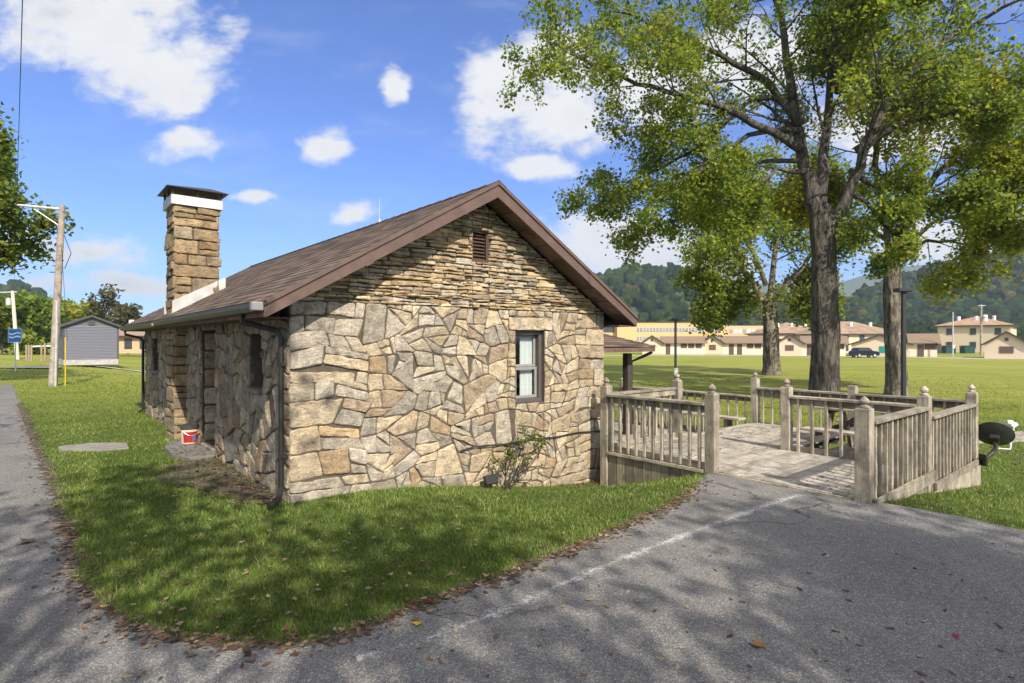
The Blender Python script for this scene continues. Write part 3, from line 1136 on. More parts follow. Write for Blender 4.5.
def ledge(mb, poly, holes, f3, rng, z0, z1, x0, x1):
    """thin stacked stones clipped to a convex polygon"""
    z = z0
    pc = ccw(poly)
    while z < z1:
        h = rng.uniform(0.026, 0.068)
        x = x0 - rng.uniform(0, 0.3)
        while x < x1:
            L = rng.uniform(0.1, 0.46)
            j = lambda: rng.gauss(0, 0.007)
            q = [(x, z + j()), (x + L, z + j()), (x + L + j(), z + h + j()), (x + j(), z + h + j())]
            for i in range(len(pc)):
                a, b = pc[i], pc[(i + 1) % len(pc)]
                e = (b[0] - a[0], b[1] - a[1])
                Ln = math.hypot(*e)
                n = (e[1] / Ln, -e[0] / Ln)
                q = clip(q, n, a[0] * n[0] + a[1] * n[1])
                if len(q) < 3:
                    break
            if len(q) >= 3:
                for p in minus_rects([q], holes):
                    if area(p) > 0.001:
                        k = rng.uniform(0.75, 1.15)
                        lay_stone(mb, p, f3, rng, tuple(c * k for c in rng.choice(GOLDS)), 0.0042, rng.uniform(0.015, 0.055), True, 0.04)
            x += L
        z += h


# ------------------------------------------------------------------ the house
W, LEN, OV, EAVE = 5.096, 10.2, 0.408, 0.384
ZE, ZR = 2.156, 3.856                  # roof top at the eave, at the ridge
SL = (ZR - ZE) / (W / 2 + EAVE)
WTOP = ZE + SL * EAVE - 0.16           # wall head under the roof


def roof_z(u):
    return ZE + SL * (min(u, W - u) + EAVE)


house = thing('stone_cottage', 'rustic fieldstone cottage with brown gable roof and tall stone chimney', 'house', (C0[0], C0[1], 0), PHI)
rg = random.Random(21)
WIN = (3.186, 3.763, 0.845, 1.909)     # gable window
VENT = (2.405, 2.69, 2.84, 3.27)
# --- gable wall facing the camera
f_gab = lambda x, z, d: Vector((x, -d, z))
apex = (W / 2, ZE + SL * (W / 2 + EAVE) - 0.17)
gab = [(0, -0.75), (W, -0.75), (W, WTOP), apex, (0, WTOP)]
gab = [(0, -0.75), (W, -0.75), (W, WTOP), apex, (0, WTOP)]
bk = MB()
for p in minus_rects([gab], [WIN, VENT]):
    bk.face([f_gab(x, z, 0.006) for x, z in ccw(p)])
for (x0, x1, z0, z1) in (WIN, VENT):
    for a, b in (((x0, z0), (x0, z1)), ((x0, z1), (x1, z1)), ((x1, z1), (x1, z0)), ((x1, z0), (x0, z0))):
        bk.face([f_gab(*a, 0.0), f_gab(*b, 0.0), f_gab(*b, -0.24), f_gab(*a, -0.24)])
wall_g = bk.build('wall', MORTAR, house)
sm = MB()
LZ0 = 2.205
lin = (WIN[0] - 0.13, WIN[1] + 0.17, WIN[3] + 0.0, WIN[3] + 0.2)
WARP = ([WIN, lin, (-1, 9, LZ0, 9)], 0.0, W)
XBL, XBR = 0.86, W - 0.62
courses(sm, -0.03, lambda k: [0.34, 0.62, 0.45, 0.72][k % 4] + rg.uniform(-0.08, 0.08), -0.25, LZ0, f_gab, rg, 0.3, 0.1, 0.31, xb=XBL, warp=WARP)
courses(sm, W + 0.03, lambda k: W - [0.3, 0.5, 0.36, 0.55][k % 4] + rg.uniform(-0.06, 0.06), -0.62, LZ0, f_gab, rg, 0.85, 0.14, 0.33, xb=XBR, warp=WARP)
# lintel and sill stones of the window
lay_stone(sm, [(lin[0], lin[2]), (lin[1], lin[2]), (lin[1], lin[3]), (lin[0], lin[3])], f_gab, rg, (0.52, 0.44, 0.32), 0.006, 0.045, True, 0.0)
rubble(sm, [(XBL, -0.75), (XBR, -0.75), (XBR, LZ0), (XBL, LZ0)], [WIN, lin], f_gab, 0.056, rg,
       lambda x: 0.34 + 0.5 * min(1, max(0, (x - 0.8) / 2.4)), 0.0045, 0.024, WARP)
ledge(sm, [(0, LZ0), (W, LZ0), (W, WTOP), apex, (0, WTOP)], [VENT], f_gab, rg, LZ0, apex[1], 0, W)
sm.build('stonework', STONE, wall_g)
# --- road side wall (u = 0), stones face -u
f_side = lambda y, z, d: Vector((-d, y, z))
DOOR = (3.27, 4.2, 0.1, 1.93)
SWIN1 = (0.98, 1.5, 1.17, 1.84)
SWIN2 = (8.3, 9.1, 1.1, 1.82)
holes_s = [DOOR, SWIN1, SWIN2]
bk = MB()
for p in minus_rects([[(0, -0.5), (LEN, -0.5), (LEN, WTOP), (0, WTOP)]], holes_s):
    bk.face([f_side(y, z, 0.006) for y, z in ccw(p)])
for (x0, x1, z0, z1) in holes_s:
    rc = -0.55 if z0 < 0.5 else -0.3
    for a, b in (((x0, z0), (x0, z1)), ((x0, z1), (x1, z1)), ((x1, z1), (x1, z0)), ((x1, z0), (x0, z0))):
        bk.face([f_side(*a, 0.0), f_side(*b, 0.0), f_side(*b, rc), f_side(*a, rc)])
wall_s = bk.build('wall', MORTAR, house)
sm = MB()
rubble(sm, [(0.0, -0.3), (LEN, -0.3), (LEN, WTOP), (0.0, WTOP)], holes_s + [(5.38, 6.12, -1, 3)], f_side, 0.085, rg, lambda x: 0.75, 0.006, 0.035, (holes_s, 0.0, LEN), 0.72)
# jamb stones of the door
for z in np.arange(0.1, 1.9, 0.3):
    lay_stone(sm, [(0.02, z), (0.40, z), (0.40, z + 0.29), (0.02, z + 0.29)], lambda p, q, d: Vector((p, DOOR[1] - d * 0.6, q)), rg, pick_col(rg, 0.6), 0.008, 0.03)
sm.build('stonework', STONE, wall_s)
# --- right-hand and rear walls
f_right = lambda y, z, d: Vector((W + d, y, z))
bk = MB()
bk.face([f_right(y, z, 0.006) for y, z in ((0, -0.9), (LEN, -0.9), (LEN, WTOP), (0, WTOP))])
wall_r = bk.build('wall', MORTAR, house)
sm = MB()
rubble(sm, [(0, -0.9), (LEN, -0.9), (LEN, WTOP), (0, WTOP)], [], f_right, 0.13, rg, lambda x: 0.7, 0.012, 0.035)
sm.build('stonework', STONE, wall_r)
f_rear = lambda x, z, d: Vector((x, LEN + d, z))
bk = MB()
bk.face([f_rear(x, z, 0.006) for x, z in gab])
wall_b = bk.build('wall', MORTAR, house)
sm = MB()
rubble(sm, gab, [], f_rear, 0.2, rg, lambda x: 0.6, 0.012, 0.035)
sm.build('stonework', STONE, wall_b)

# --- roof: shingle courses on a deck
rf = MB()
V0, V1 = -OV - 0.02, LEN + OV
for side in (0, 1):
    U = (lambda u: u) if side == 0 else (lambda u: W - u)
    n_row = 25
    u_lo, u_hi = -EAVE - 0.03, W / 2
    for r in range(n_row):
        ua = u_lo + (u_hi - u_lo) * r / n_row
        ub = u_lo + (u_hi - u_lo) * (r + 1) / n_row + 0.02
        za, zb = ZE + SL * (ua + EAVE) + 0.012, ZE + SL * (min(ub, u_hi) + EAVE) + 0.003
        ub = min(ub, u_hi)
        y = V0
        first = True
        while y < V1 - 1e-4:
            y2 = min(V1, y + (0.33 if not first else 0.33 * random.uniform(0.2, 1)))
            first = False
            rr = random.random()
            g_ = 0.004
            dz = random.uniform(-0.0015, 0.0015)
            q = [(U(ua), y + g_, za + dz), (U(ua), y2, za + dz), (U(ub), y2, zb), (U(ub), y + g_, zb)]
            b_ = [(U(ua), y + g_, za - 0.013), (U(ua), y2, za - 0.013)]
            rf.face(q, None, rr)
            rf.face([b_[0], b_[1], q[1], q[0]], None, rr * 0.5)
            y = y2
    # deck below the shingles
    a = (U(u_lo), ZE + SL * (u_lo + EAVE) - 0.004)
    c = (W / 2, ZR - 0.004)
    th = 0.03
    pr = [(a[0], V0 + 0.01, a[1]), (c[0], V0 + 0.01, c[1]), (c[0], V0 + 0.01, c[1] - th), (a[0], V0 + 0.01, a[1] - th)]
    rf.prism(pr, (0, V0 + 0.01, 0), (0, V1 - 0.01, 0), 0.1)
# ridge caps
y = V0
while y < V1:
    rr = random.random()
    for sg in (-1, 1):
        rf.face([(W / 2, y, ZR + 0.022), (W / 2, y + 0.3, ZR + 0.012), (W / 2 + sg * 0.13, y + 0.3, ZR + 0.012 - 0.13 * SL), (W / 2 + sg * 0.13, y, ZR + 0.022 - 0.13 * SL)], None, rr)
    y += 0.28
roof = rf.build('roof', SHING, house)
# rake fascia boards (front and rear), drip edge, soffit
FD = 0.15
for yy in (-OV, LEN + OV - 0.03):
    m_ = MB()
    for sg in (0, 1):
        U = (lambda u: u) if sg == 0 else (lambda u: W - u)
        ua, ub = -EAVE, W / 2
        za, zb = ZE - 0.03, ZR - 0.03
        m_.prism([(U(ua), yy, za), (U(ub), yy, zb), (U(ub), yy, zb - FD - 0.02), (U(ua), yy, za - FD + 0.02)], (0, 0, 0), (0, 0.03, 0))
    m_.build('fascia', FASCIA, house)
m_ = MB()
for sg in (0, 1):
    U = (lambda u: u) if sg == 0 else (lambda u: W - u)
    m_.beam((U(-EAVE - 0.01), -OV - 0.012, ZE - 0.012), (U(W / 2), -OV - 0.012, ZR - 0.01), 0.016, 0.045)
m_.build('drip_edge', FASCIA, house)
for sg in (0, 1):
    U = (lambda u: u) if sg == 0 else (lambda u: W - u)
    for f_ in (0.36, 0.72):
        m_ = MB()
        ua = -EAVE + (W / 2 + EAVE) * f_
        za = ZE + SL * (ua + EAVE) - 0.03
        m_.prism([(U(ua), -OV - 0.004, za - 0.002), (U(ua + 0.09), -OV - 0.004, za + 0.09 * SL - 0.002), (U(ua + 0.09), -OV - 0.004, za + 0.09 * SL - 0.16), (U(ua), -OV - 0.004, za - 0.16)], (0, 0, 0), (0, 0.003, 0))
        m_.build('fascia_joint', FASCIA, house)
sf = MB()
for yy0, yy1 in ((-OV + 0.032, -0.03), (LEN + 0.03, LEN + OV - 0.032)):
    for sg in (0, 1):
        U = (lambda u: u) if sg == 0 else (lambda u: W - u)
        n_b = 9
        for k in range(n_b):
            ua = -EAVE + (W / 2 + EAVE) * k / n_b
            ub = -EAVE + (W / 2 + EAVE) * (k + 1) / n_b
            za, zb = ZE + SL * (ua + EAVE) - 0.13, ZE + SL * (ub + EAVE) - 0.13
            sf.beam((U(ua), (yy0 + yy1) / 2, za), (U(ub - 0.012), (yy0 + yy1) / 2, zb), yy1 - yy0, 0.018)
            sf.beam((U(ub - 0.01), yy0 + 0.002, zb - 0.01), (U(ub - 0.01), yy1 - 0.002, zb - 0.01), 0.03, 0.02, 0.1)
for sg in (0, 1):  # flat soffits of the side eaves
    U = (lambda u: u) if sg == 0 else (lambda u: W - u)
    for k in range(3):
        a = -EAVE + EAVE * k / 3
        fo = 0.02 if sg == 0 else OV - 0.035
        sf.box((U(a + EAVE / 6), (LEN + OV - fo) / 2, ZE - 0.15), (EAVE / 3 - 0.008, LEN + OV + fo - 0.035, 0.016))
    sf.box((U(-EAVE - 0.012), LEN / 2, ZE - 0.095), (0.022, LEN + 2 * OV - 0.02, 0.13))
sf.build('soffit', SOFFITW, house)
# gutters
for sg in (0, 1):
    U = (lambda u: u) if sg == 0 else (lambda u: W - u)
    m_ = MB()
    prof = [(-0.0, 0.0), (-0.0, -0.075), (-0.03, -0.095), (-0.075, -0.085), (-0.105, -0.045), (-0.105, 0.0), (-0.118, 0.006)]
    o_ = -EAVE - 0.026
    ys_ = [-OV + 0.10, 1.5, 3.0, 4.5, 5.6, 5.62, 7.5, LEN + OV - 0.05]
    dz = [0, -0.004, -0.008, -0.012, -0.02, -0.034, -0.03, -0.035]
    for i in range(len(ys_) - 1):
        for k in range(len(prof) - 1):
            (a, za), (b, zb) = prof[k], prof[k + 1]
            m_.face([(U(o_ + a), ys_[i], ZE - 0.022 + za + dz[i]), (U(o_ + b), ys_[i], ZE - 0.022 + zb + dz[i]),
                     (U(o_ + b), ys_[i + 1], ZE - 0.022 + zb + dz[i + 1]), (U(o_ + a), ys_[i + 1], ZE - 0.022 + za + dz[i + 1])])
    for i in (0, -1):
        m_.face([(U(o_ + a), ys_[i], ZE - 0.022 + z + dz[i]) for a, z in prof[:-1]])
    gut = m_.build('gutter', GUTTER, house)
    if sg == 0:
        c_ = MB()
        c_.box((o_ - 0.055, -OV + 0.055, ZE - 0.06), (0.118, 0.085, 0.09), bev=0.012)
        c_.build('end_cap', DRIP, gut)
        c_ = MB()
        c_.box((o_ - 0.06, 5.61, ZE - 0.105), (0.124, 0.12, 0.055), bev=0.01)
        c_.build('joint_strap', simple('rusty_tin', (0.34, 0.24, 0.17), 0.6, 0.2), gut)
for pts in ([(-0.44, 0.28, 2.04), (-0.44, 0.27, 1.96), (-0.12, 0.12, 1.87), (-0.085, 0.09, 1.78), (-0.085, 0.09, 0.9), (-0.085, 0.09, 0.16), (-0.14, 0.0, 0.08), (-0.3, -0.2, 0.05)],
            [(-0.44, LEN - 0.05, 2.0), (-0.44, LEN - 0.06, 1.92), (-0.12, LEN - 0.1, 1.83), (-0.085, LEN - 0.1, 1.74), (-0.085, LEN - 0.1, 0.1), (-0.16, LEN - 0.05, 0.05)]):
    m_ = MB()
    m_.tube(pts, 0.031, 8)
    for z in (0.5, 1.5):
        m_.box((-0.06, pts[4][1], z), (0.08, 0.1, 0.03))
    m_.build('downspout', DARKMET, house)
# chimney
CH = (-0.2, 0.5, 5.4, 6.1)
ck = MB()
ck.box(((CH[0] + CH[1]) / 2, (CH[2] + CH[3]) / 2, 1.85), (CH[1] - CH[0] - 0.02, CH[3] - CH[2] - 0.02, 4.7))
chim = ck.build('chimney', MORTAR, house)
cm = MB()


def warmc():
    c = pick_col(rg, 0.8)
    return (c[0] * 0.68, c[1] * 0.62, c[2] * 0.52)


faces4 = [(lambda x, z, d: Vector((x, CH[2] - d, z)), CH[0], CH[1]), (lambda x, z, d: Vector((x, CH[3] + d, z)), CH[0], CH[1]),
          (lambda y, z, d: Vector((CH[0] - d, y, z)), CH[2], CH[3]), (lambda y, z, d: Vector((CH[1] + d, y, z)), CH[2], CH[3])]
for fi, (ff, a, b) in enumerate(faces4):
    z = -0.3
    while z < 4.2:
        h = min(rg.uniform(0.09, 0.32), 4.2 - z)
        if 4.2 - z - h < 0.1:
            h = 4.2 - z
        ns = rg.choice([1, 1, 2, 2, 3]) if fi < 2 else rg.choice([1, 2, 2])
        cuts = sorted([a - 0.025, b + 0.025] + [a + (b - a) * (k + 1 + rg.uniform(-0.25, 0.25)) / ns for k in range(ns - 1)])
        for c0, c1 in zip(cuts[:-1], cuts[1:]):
            if rg.random() < 0.25 and h > 0.25:
                hm = h * rg.uniform(0.4, 0.6)
                parts = [(z, z + hm), (z + hm, z + h)]
            else:
                parts = [(z, z + h)]
            for za, zb in parts:
                lay_stone(cm, [(c0, za), (c1, za), (c1, zb), (c0, zb)], ff, rg, warmc(), 0.009, 0.032, True, 0.05)
        z += h
cm.build('stonework', STONE, chim)
ccx, ccy = (CH[0] + CH[1]) / 2, (CH[2] + CH[3]) / 2
m_ = MB()
for sx in (-1, 1):
    m_.box((ccx + sx * 0.41, ccy, 4.285), (0.02, 0.84, 0.17), bev=0.004)
    m_.box((ccx, ccy + sx * 0.41, 4.285), (0.798, 0.02, 0.17), bev=0.004)
m_.box((ccx, ccy, 4.206), (0.79, 0.79, 0.012))
cap = m_.build('chimney_cap', GALV, chim)
m_ = MB()
s_ = 0.5
base_ = [(ccx - s_, ccy - s_, 4.50), (ccx + s_, ccy - s_, 4.50), (ccx + s_, ccy + s_, 4.50), (ccx - s_, ccy + s_, 4.50)]
top_ = [(ccx - 0.25, ccy - 0.25, 4.57), (ccx + 0.25, ccy - 0.25, 4.60), (ccx + 0.25, ccy + 0.25, 4.60), (ccx - 0.25, ccy + 0.25, 4.60)]
for i in range(4):
    j = (i + 1) % 4
    m_.face([base_[i], base_[j], top_[j], top_[i]])
m_.face(top_)
m_.face([(x, y, z - 0.012) for x, y, z in base_[::-1]])
for i in range(4):
    j = (i + 1) % 4
    m_.face([(base_[i][0], base_[i][1], base_[i][2] - 0.012), (base_[j][0], base_[j][1], base_[j][2] - 0.012), base_[j], base_[i]])
for sx in (-1, 0, 1):
    for sy in (-1, 0, 1):
        if sx or sy:
            m_.box((ccx + sx * 0.39, ccy + sy * 0.39, 4.44), (0.035, 0.035, 0.105))
m_.build('rain_hood', DARKMET, chim)
m_ = MB()
for yy in (CH[2] - 0.055, CH[3] + 0.055):
    a, b = CH[0] - 0.05, CH[1] + 0.12
    m_.prism([(a, yy, roof_z(a) + 0.02), (b, yy, roof_z(b) + 0.02), (b, yy, roof_z(b) + 0.21), (a, yy, roof_z(a) + 0.24)], (0, 0, 0), (0, 0.02, 0))
m_.prism([(CH[1] + 0.06, CH[2] - 0.05, roof_z(0.56) + 0.02), (CH[1] + 0.06, CH[3] + 0.05, roof_z(0.56) + 0.02),
          (CH[1] + 0.06, CH[3] + 0.05, roof_z(0.56) + 0.2), (CH[1] + 0.06, CH[2] - 0.05, roof_z(0.56) + 0.2)], (0, 0, 0), (0.02, 0, 0))
m_.build('flashing', GALV, chim)
m_ = MB()
m_.tube([(W / 2, 2.95, ZR - 0.05), (W / 2, 2.95, ZR + 0.42)], 0.005, 6)
m_.tube([(W / 2, 2.95, ZR - 0.06), (W / 2, 2.95, ZR + 0.05)], 0.025, 8)
m_.build('vent_rod', GALV, house)
# gable window
wx0, wx1, wz0, wz1 = WIN
m_ = MB()
fy = 0.1
t_ = 0.06
m_.box(((wx0 + wx1) / 2, fy, wz1 - t_ / 2), (wx1 - wx0 - 0.004, 0.1, t_), bev=0.005)
m_.box(((wx0 + wx1) / 2, fy, wz0 + t_ / 2), (wx1 - wx0 - 0.004, 0.12, t_), bev=0.005)
for x in (wx0 + t_ / 2, wx1 - t_ / 2):
    m_.box((x, fy, (wz0 + wz1) / 2), (t_, 0.1, wz1 - wz0 - 2 * t_ - 0.004), bev=0.005)
win = m_.build('window', FRAME, house)
m_ = MB()
zm = (wz0 + wz1) / 2 - 0.01
for z0, z1, yy in ((wz0 + t_ + 0.003, zm, fy + 0.005), (zm + 0.003, wz1 - t_ - 0.003, fy + 0.035)):
    m_.box(((wx0 + wx1) / 2, yy, z1 - 0.02), (wx1 - wx0 - 2 * t_ - 0.006, 0.03, 0.04), bev=0.004)
    m_.box(((wx0 + wx1) / 2, yy, z0 + 0.02), (wx1 - wx0 - 2 * t_ - 0.006, 0.03, 0.04), bev=0.004)
    for x in (wx0 + t_ + 0.025, wx1 - t_ - 0.025):
        m_.box((x, yy, (z0 + z1) / 2), (0.042, 0.028, z1 - z0 - 0.08), bev=0.004)
m_.build('sash', SASH, win)
m_ = MB()
for z0, z1, yy in ((wz0 + t_ + 0.04, zm - 0.04, fy + 0.008), (zm + 0.04, wz1 - t_ - 0.04, fy + 0.038)):
    xa, xb = wx0 + t_ + 0.044, wx1 - t_ - 0.044
    m_.face([(xa, yy, z0), (xb, yy, z0), (xb, yy, z1), (xa, yy, z1)])
m_.build('pane', GLASS, win)
m_ = MB()
for xa, xb in ((wx0 + 0.03, wx0 + 0.13), (wx0 + 0.24, wx1 - 0.1)):
    n_ = 26
    pts = [(xa + (xb - xa) * k / n_, 0.17 + 0.012 * math.sin(k * 1.9)) for k in range(n_ + 1)]
    for k in range(n_):
        m_.face([(*pts[k], wz0 - 0.1), (*pts[k + 1], wz0 - 0.1), (*pts[k + 1], wz1), (*pts[k], wz1)])
m_.build('curtain', CURTAIN, win)
m_ = MB()
m_.box((wx0 + 0.2, 0.32, wz0 + 0.2), (0.11, 0.04, 0.46), bev=0.01)
m_.build('chair_back', ORANGEW, win)
m_ = MB()
m_.face([(wx0 - 0.8, 1.6, wz0 - 0.8), (wx1 + 0.8, 1.6, wz0 - 0.8), (wx1 + 0.8, 1.6, wz1 + 0.3), (wx0 - 0.8, 1.6, wz1 + 0.3)])
m_.face([(wx0 - 0.8, 0.3, wz0 - 0.8), (wx0 - 0.8, 1.6, wz0 - 0.8), (wx0 - 0.8, 1.6, wz1 + 0.3), (wx0 - 0.8, 0.3, wz1 + 0.3)])
m_.face([(wx1 + 0.8, 0.3, wz0 - 0.8), (wx1 + 0.8, 1.6, wz0 - 0.8), (wx1 + 0.8, 1.6, wz1 + 0.3), (wx1 + 0.8, 0.3, wz1 + 0.3)])
m_.face([(wx0 - 0.8, 0.3, wz1 + 0.3), (wx1 + 0.8, 0.3, wz1 + 0.3), (wx1 + 0.8, 1.6, wz1 + 0.3), (wx0 - 0.8, 1.6, wz1 + 0.3)])
m_.build('room', ROOM, win)
# gable vent
vx0, vx1, vz0, vz1 = VENT
m_ = MB()
for x in (vx0 + 0.014, vx1 - 0.014):
    m_.box((x, 0.03, (vz0 + vz1) / 2), (0.026, 0.06, vz1 - vz0))
for z in (vz0 + 0.014, vz1 - 0.014):
    m_.box(((vx0 + vx1) / 2, 0.03, z), (vx1 - vx0 - 0.056, 0.06, 0.026))
vent = m_.build('vent', VENTP, house)
m_ = MB()
nS = 8
for k in range(nS):
    z = vz0 + 0.05 + (vz1 - vz0 - 0.1) * k / (nS - 1)
    m_.box(((vx0 + vx1) / 2, 0.045, z), (vx1 - vx0 - 0.06, 0.055, 0.008), Matrix.Rotation(R(38), 3, 'X'))
m_.face([(vx0, 0.09, vz0), (vx1, 0.09, vz0), (vx1, 0.09, vz1), (vx0, 0.09, vz1)])
m_.build('louvre', VENTP, vent)
# side windows, door
for (y0, y1, z0, z1) in (SWIN1, SWIN2):
    m_ = MB()
    for y in (y0 + 0.025, y1 - 0.025):
        m_.box((0.17, y, (z0 + z1) / 2), (0.08, 0.046, z1 - z0 - 0.004))
    for z in (z0 + 0.025, z1 - 0.025, (z0 + z1) / 2):
        m_.box((0.17, (y0 + y1) / 2, z), (0.08, y1 - y0 - 0.1, 0.046))
    wd = m_.build('window', DARKFR, house)
    m_ = MB()
    m_.box((0.19, (y0 + y1) / 2, (z0 + z1) / 2), (0.006, y1 - y0 - 0.06, z1 - z0 - 0.06))
    m_.build('pane', DKWIN, wd)
    m_ = MB()
    m_.box((-0.015, (y0 + y1) / 2, z0 - 0.035), (0.14, y1 - y0 + 0.1, 0.05), bev=0.006)
    m_.build('sill', SLATE, wd)
m_ = MB()
m_.box((0.49, (DOOR[0] + DOOR[1]) / 2, (DOOR[2] + DOOR[3]) / 2), (0.045, DOOR[1] - DOOR[0] - 0.1, DOOR[3] - DOOR[2] - 0.05))
for k in range(5):
    m_.box((0.463, DOOR[0] + 0.09 + k * 0.187, (DOOR[2] + DOOR[3]) / 2), (0.012, 0.17, DOOR[3] - DOOR[2] - 0.1))
door = m_.build('door', DARKFR, house)
m_ = MB()
m_.lathe([(0.01, 0), (0.03, 0.01), (0.03, 0.035), (0.01, 0.045)], (0.44, DOOR[0] + 0.12, 1.0), 10)
m_.build('door_knob', GALV, door)
m_ = MB()
for y in (DOOR[0] + 0.025, DOOR[1] - 0.025):
    m_.box((0.46, y, (DOOR[2] + DOOR[3]) / 2), (0.1, 0.046, DOOR[3] - DOOR[2] - 0.004))
m_.box((0.46, (DOOR[0] + DOOR[1]) / 2, DOOR[3] - 0.027), (0.1, DOOR[1] - DOOR[0] - 0.1, 0.05))
m_.build('door_frame', DARKFR, house)
# electric cable clipped along the gable wall
m_ = MB()
pts = [(2.2, -0.055, 0.30)]
for k in range(1, 15):
    pts.append((2.2 + k * 0.205, -0.056, 0.315 + 0.012 * math.sin(k * 1.3) - 0.0015 * k))
m_.tube(pts, 0.011, 6)
cab = m_.build('cable', BLACK, house)

# porch roof at the far right of the house (part of the house)
pv0, pv1, pu0, pu1, pz = 1.25, 4.2, W + 0.05, 8.35, 1.64
m_ = MB()
e_ = [(pu0, pv0, pz), (pu1, pv0, pz), (pu1, pv1, pz), (pu0, pv1, pz)]
rz_ = pz + 0.5
ra, rb = (pu0, (pv0 + pv1) / 2, rz_), (pu1 - 1.45, (pv0 + pv1) / 2, rz_)
nr = 12


def lerp3(a, b, t):
    return tuple(a[k] + (b[k] - a[k]) * t for k in range(3))


for quad in ((e_[0], e_[1], rb, ra), (e_[2], e_[3], ra, rb), (e_[1], e_[2], rb, rb)):
    for k in range(nr):
        a0, a1 = lerp3(quad[0], quad[3], k / nr), lerp3(quad[1], quad[2], k / nr)
        b0_, b1 = lerp3(quad[0], quad[3], (k + 1) / nr), lerp3(quad[1], quad[2], (k + 1) / nr)
        up = lambda p, h: (p[0], p[1], p[2] + h)
        for s in range(8):
            rr = random.random()
            m_.face([up(lerp3(a0, a1, s / 8), 0.014), up(lerp3(a0, a1, (s + 1) / 8), 0.014), up(lerp3(b0_, b1, (s + 1) / 8), 0.003), up(lerp3(b0_, b1, s / 8), 0.003)], None, rr)
            m_.face([lerp3(a0, a1, s / 8), lerp3(a0, a1, (s + 1) / 8), up(lerp3(a0, a1, (s + 1) / 8), 0.014), up(lerp3(a0, a1, s / 8), 0.014)], None, rr * 0.4)
porch = m_.build('porch_roof', SHING, house)
m_ = MB()
m_.box(((pu0 + pu1) / 2, (pv0 + pv1) / 2, pz - 0.06), (pu1 - pu0 - 0.05, pv1 - pv0 - 0.05, 0.1))
m_.build('soffit', SOFFITW, porch)
m_ = MB()
m_.tube([(pu1 - 0.02, pv0 + 0.1, pz - 0.12), (pu1 - 0.15, pv0 + 0.25, pz - 0.22), (pu1 - 0.36, pv0 + 0.42, pz - 0.34), (pu1 - 0.36, pv0 + 0.42, -0.4)], 0.035, 8)
m_.build('downspout', DARKMET, porch)
for (u, v) in ((pu1 - 0.45, pv0 + 0.45), (pu1 - 0.45, pv1 - 0.45), (pu0 + 1.35, pv0 + 0.45)):
    m_ = MB()
    m_.box((u, v, 0.45), (0.15, 0.15, 2.08), bev=0.008)
    m_.build('porch_post', DARKFR, porch)
m_ = MB()
m_.face([(pu1 - 1.65, pv0 + 0.46, -0.4), (pu1 - 0.54, pv0 + 0.46, -0.4), (pu1 - 0.54, pv0 + 0.46, 1.4), (pu1 - 1.65, pv0 + 0.46, 1.4)])
m_.build('glass_screen', GLASS, porch)

# ------------------------------------------------------------------ the deck
deck = thing('wooden_deck', 'weathered grey wooden deck with railings beside the stone cottage', 'deck', (A0[0], A0[1], 0), PHI)
DA, DB, DC, DD, DEp, DF, DG, DH, DI, DJ = (0, 0), (0, 1.83), (1.94, 1.83), (4.82, 1.83), (2.2, 0.0), (4.82, -0.05), (0, -1.82), (2.2, -1.82), (4.82, -1.82), (4.82, 5.4)
Z1, Z2, Z3 = 0.035, -0.13, -0.30
fl = MB()


def planks(a0, a1, b0, b1, z, along='a', wd=0.14):
    lo, hi = (b0, b1) if along == 'a' else (a0, a1)
    p = lo
    while p < hi - 0.02:
        w_ = min(wd, hi - p)
        c = p + w_ / 2
        dz = random.gauss(0, 0.002)
        if along == 'a':
            fl.box(((a0 + a1) / 2, c, z - 0.018 + dz), (a1 - a0 + random.uniform(-0.01, 0.01), w_ - 0.008, 0.036), bev=0.003)
        else:
            fl.box((c, (b0 + b1) / 2, z - 0.018 + dz), (w_ - 0.008, b1 - b0, 0.036), bev=0.003)
        p += wd


planks(-0.02, 2.24, -1.78, 1.88, Z1)
planks(2.25, 4.78, 0.0, 1.88, Z1)
planks(2.25, 4.9, -1.86, -0.02, Z2)
planks(1.9, 4.9, 1.9, 5.45, Z3)
floor_o = fl.build('deck_floor', FLOORW, deck)
m_ = MB()
for (a0, a1, b0, b1, z) in ((0.02, 2.2, -1.74, 1.84, Z1), (2.3, 4.74, 0.03, 1.84, Z1), (2.3, 4.84, -1.8, -0.06, Z2), (1.95, 4.84, 1.95, 5.4, Z3)):
    n_ = 6
    for k in range(n_ + 1):
        a = a0 + 0.02 + (a1 - a0 - 0.04) * k / n_
        m_.box((a, (b0 + b1) / 2, z - 0.1), (0.04, b1 - b0, 0.12))
m_.build('joist', DARKW, deck)
# vertical board skirts, cut to the ground
def skirt(a, b, ztop, board=0.16, out=0.0, low=0.06, wood=None):
    m = MB()
    a2, b2 = Vector((*a, 0)), Vector((*b, 0))
    d = (b2 - a2)
    L = d.length
    t = d / L
    nrm = Vector((t.y, -t.x, 0))
    x = 0
    while x < L - 0.02:
        w_ = min(board, L - x)
        p = a2 + t * (x + w_ / 2) + nrm * out
        wx, wy = A0[0] + GV[0] * p.x + SV[0] * p.y, A0[1] + GV[1] * p.x + SV[1] * p.y
        zg = float(gz_at(wx, wy)) - low
        if ztop - zg > 0.03:
            m.box((p.x, p.y, (ztop + zg) / 2), (w_ - random.uniform(0.006, 0.016), 0.025, ztop - zg) , Matrix.Rotation(math.atan2(t.y, t.x), 3, 'Z'))
        x += board
    return m.build('skirt', wood or SKIRTW, deck)


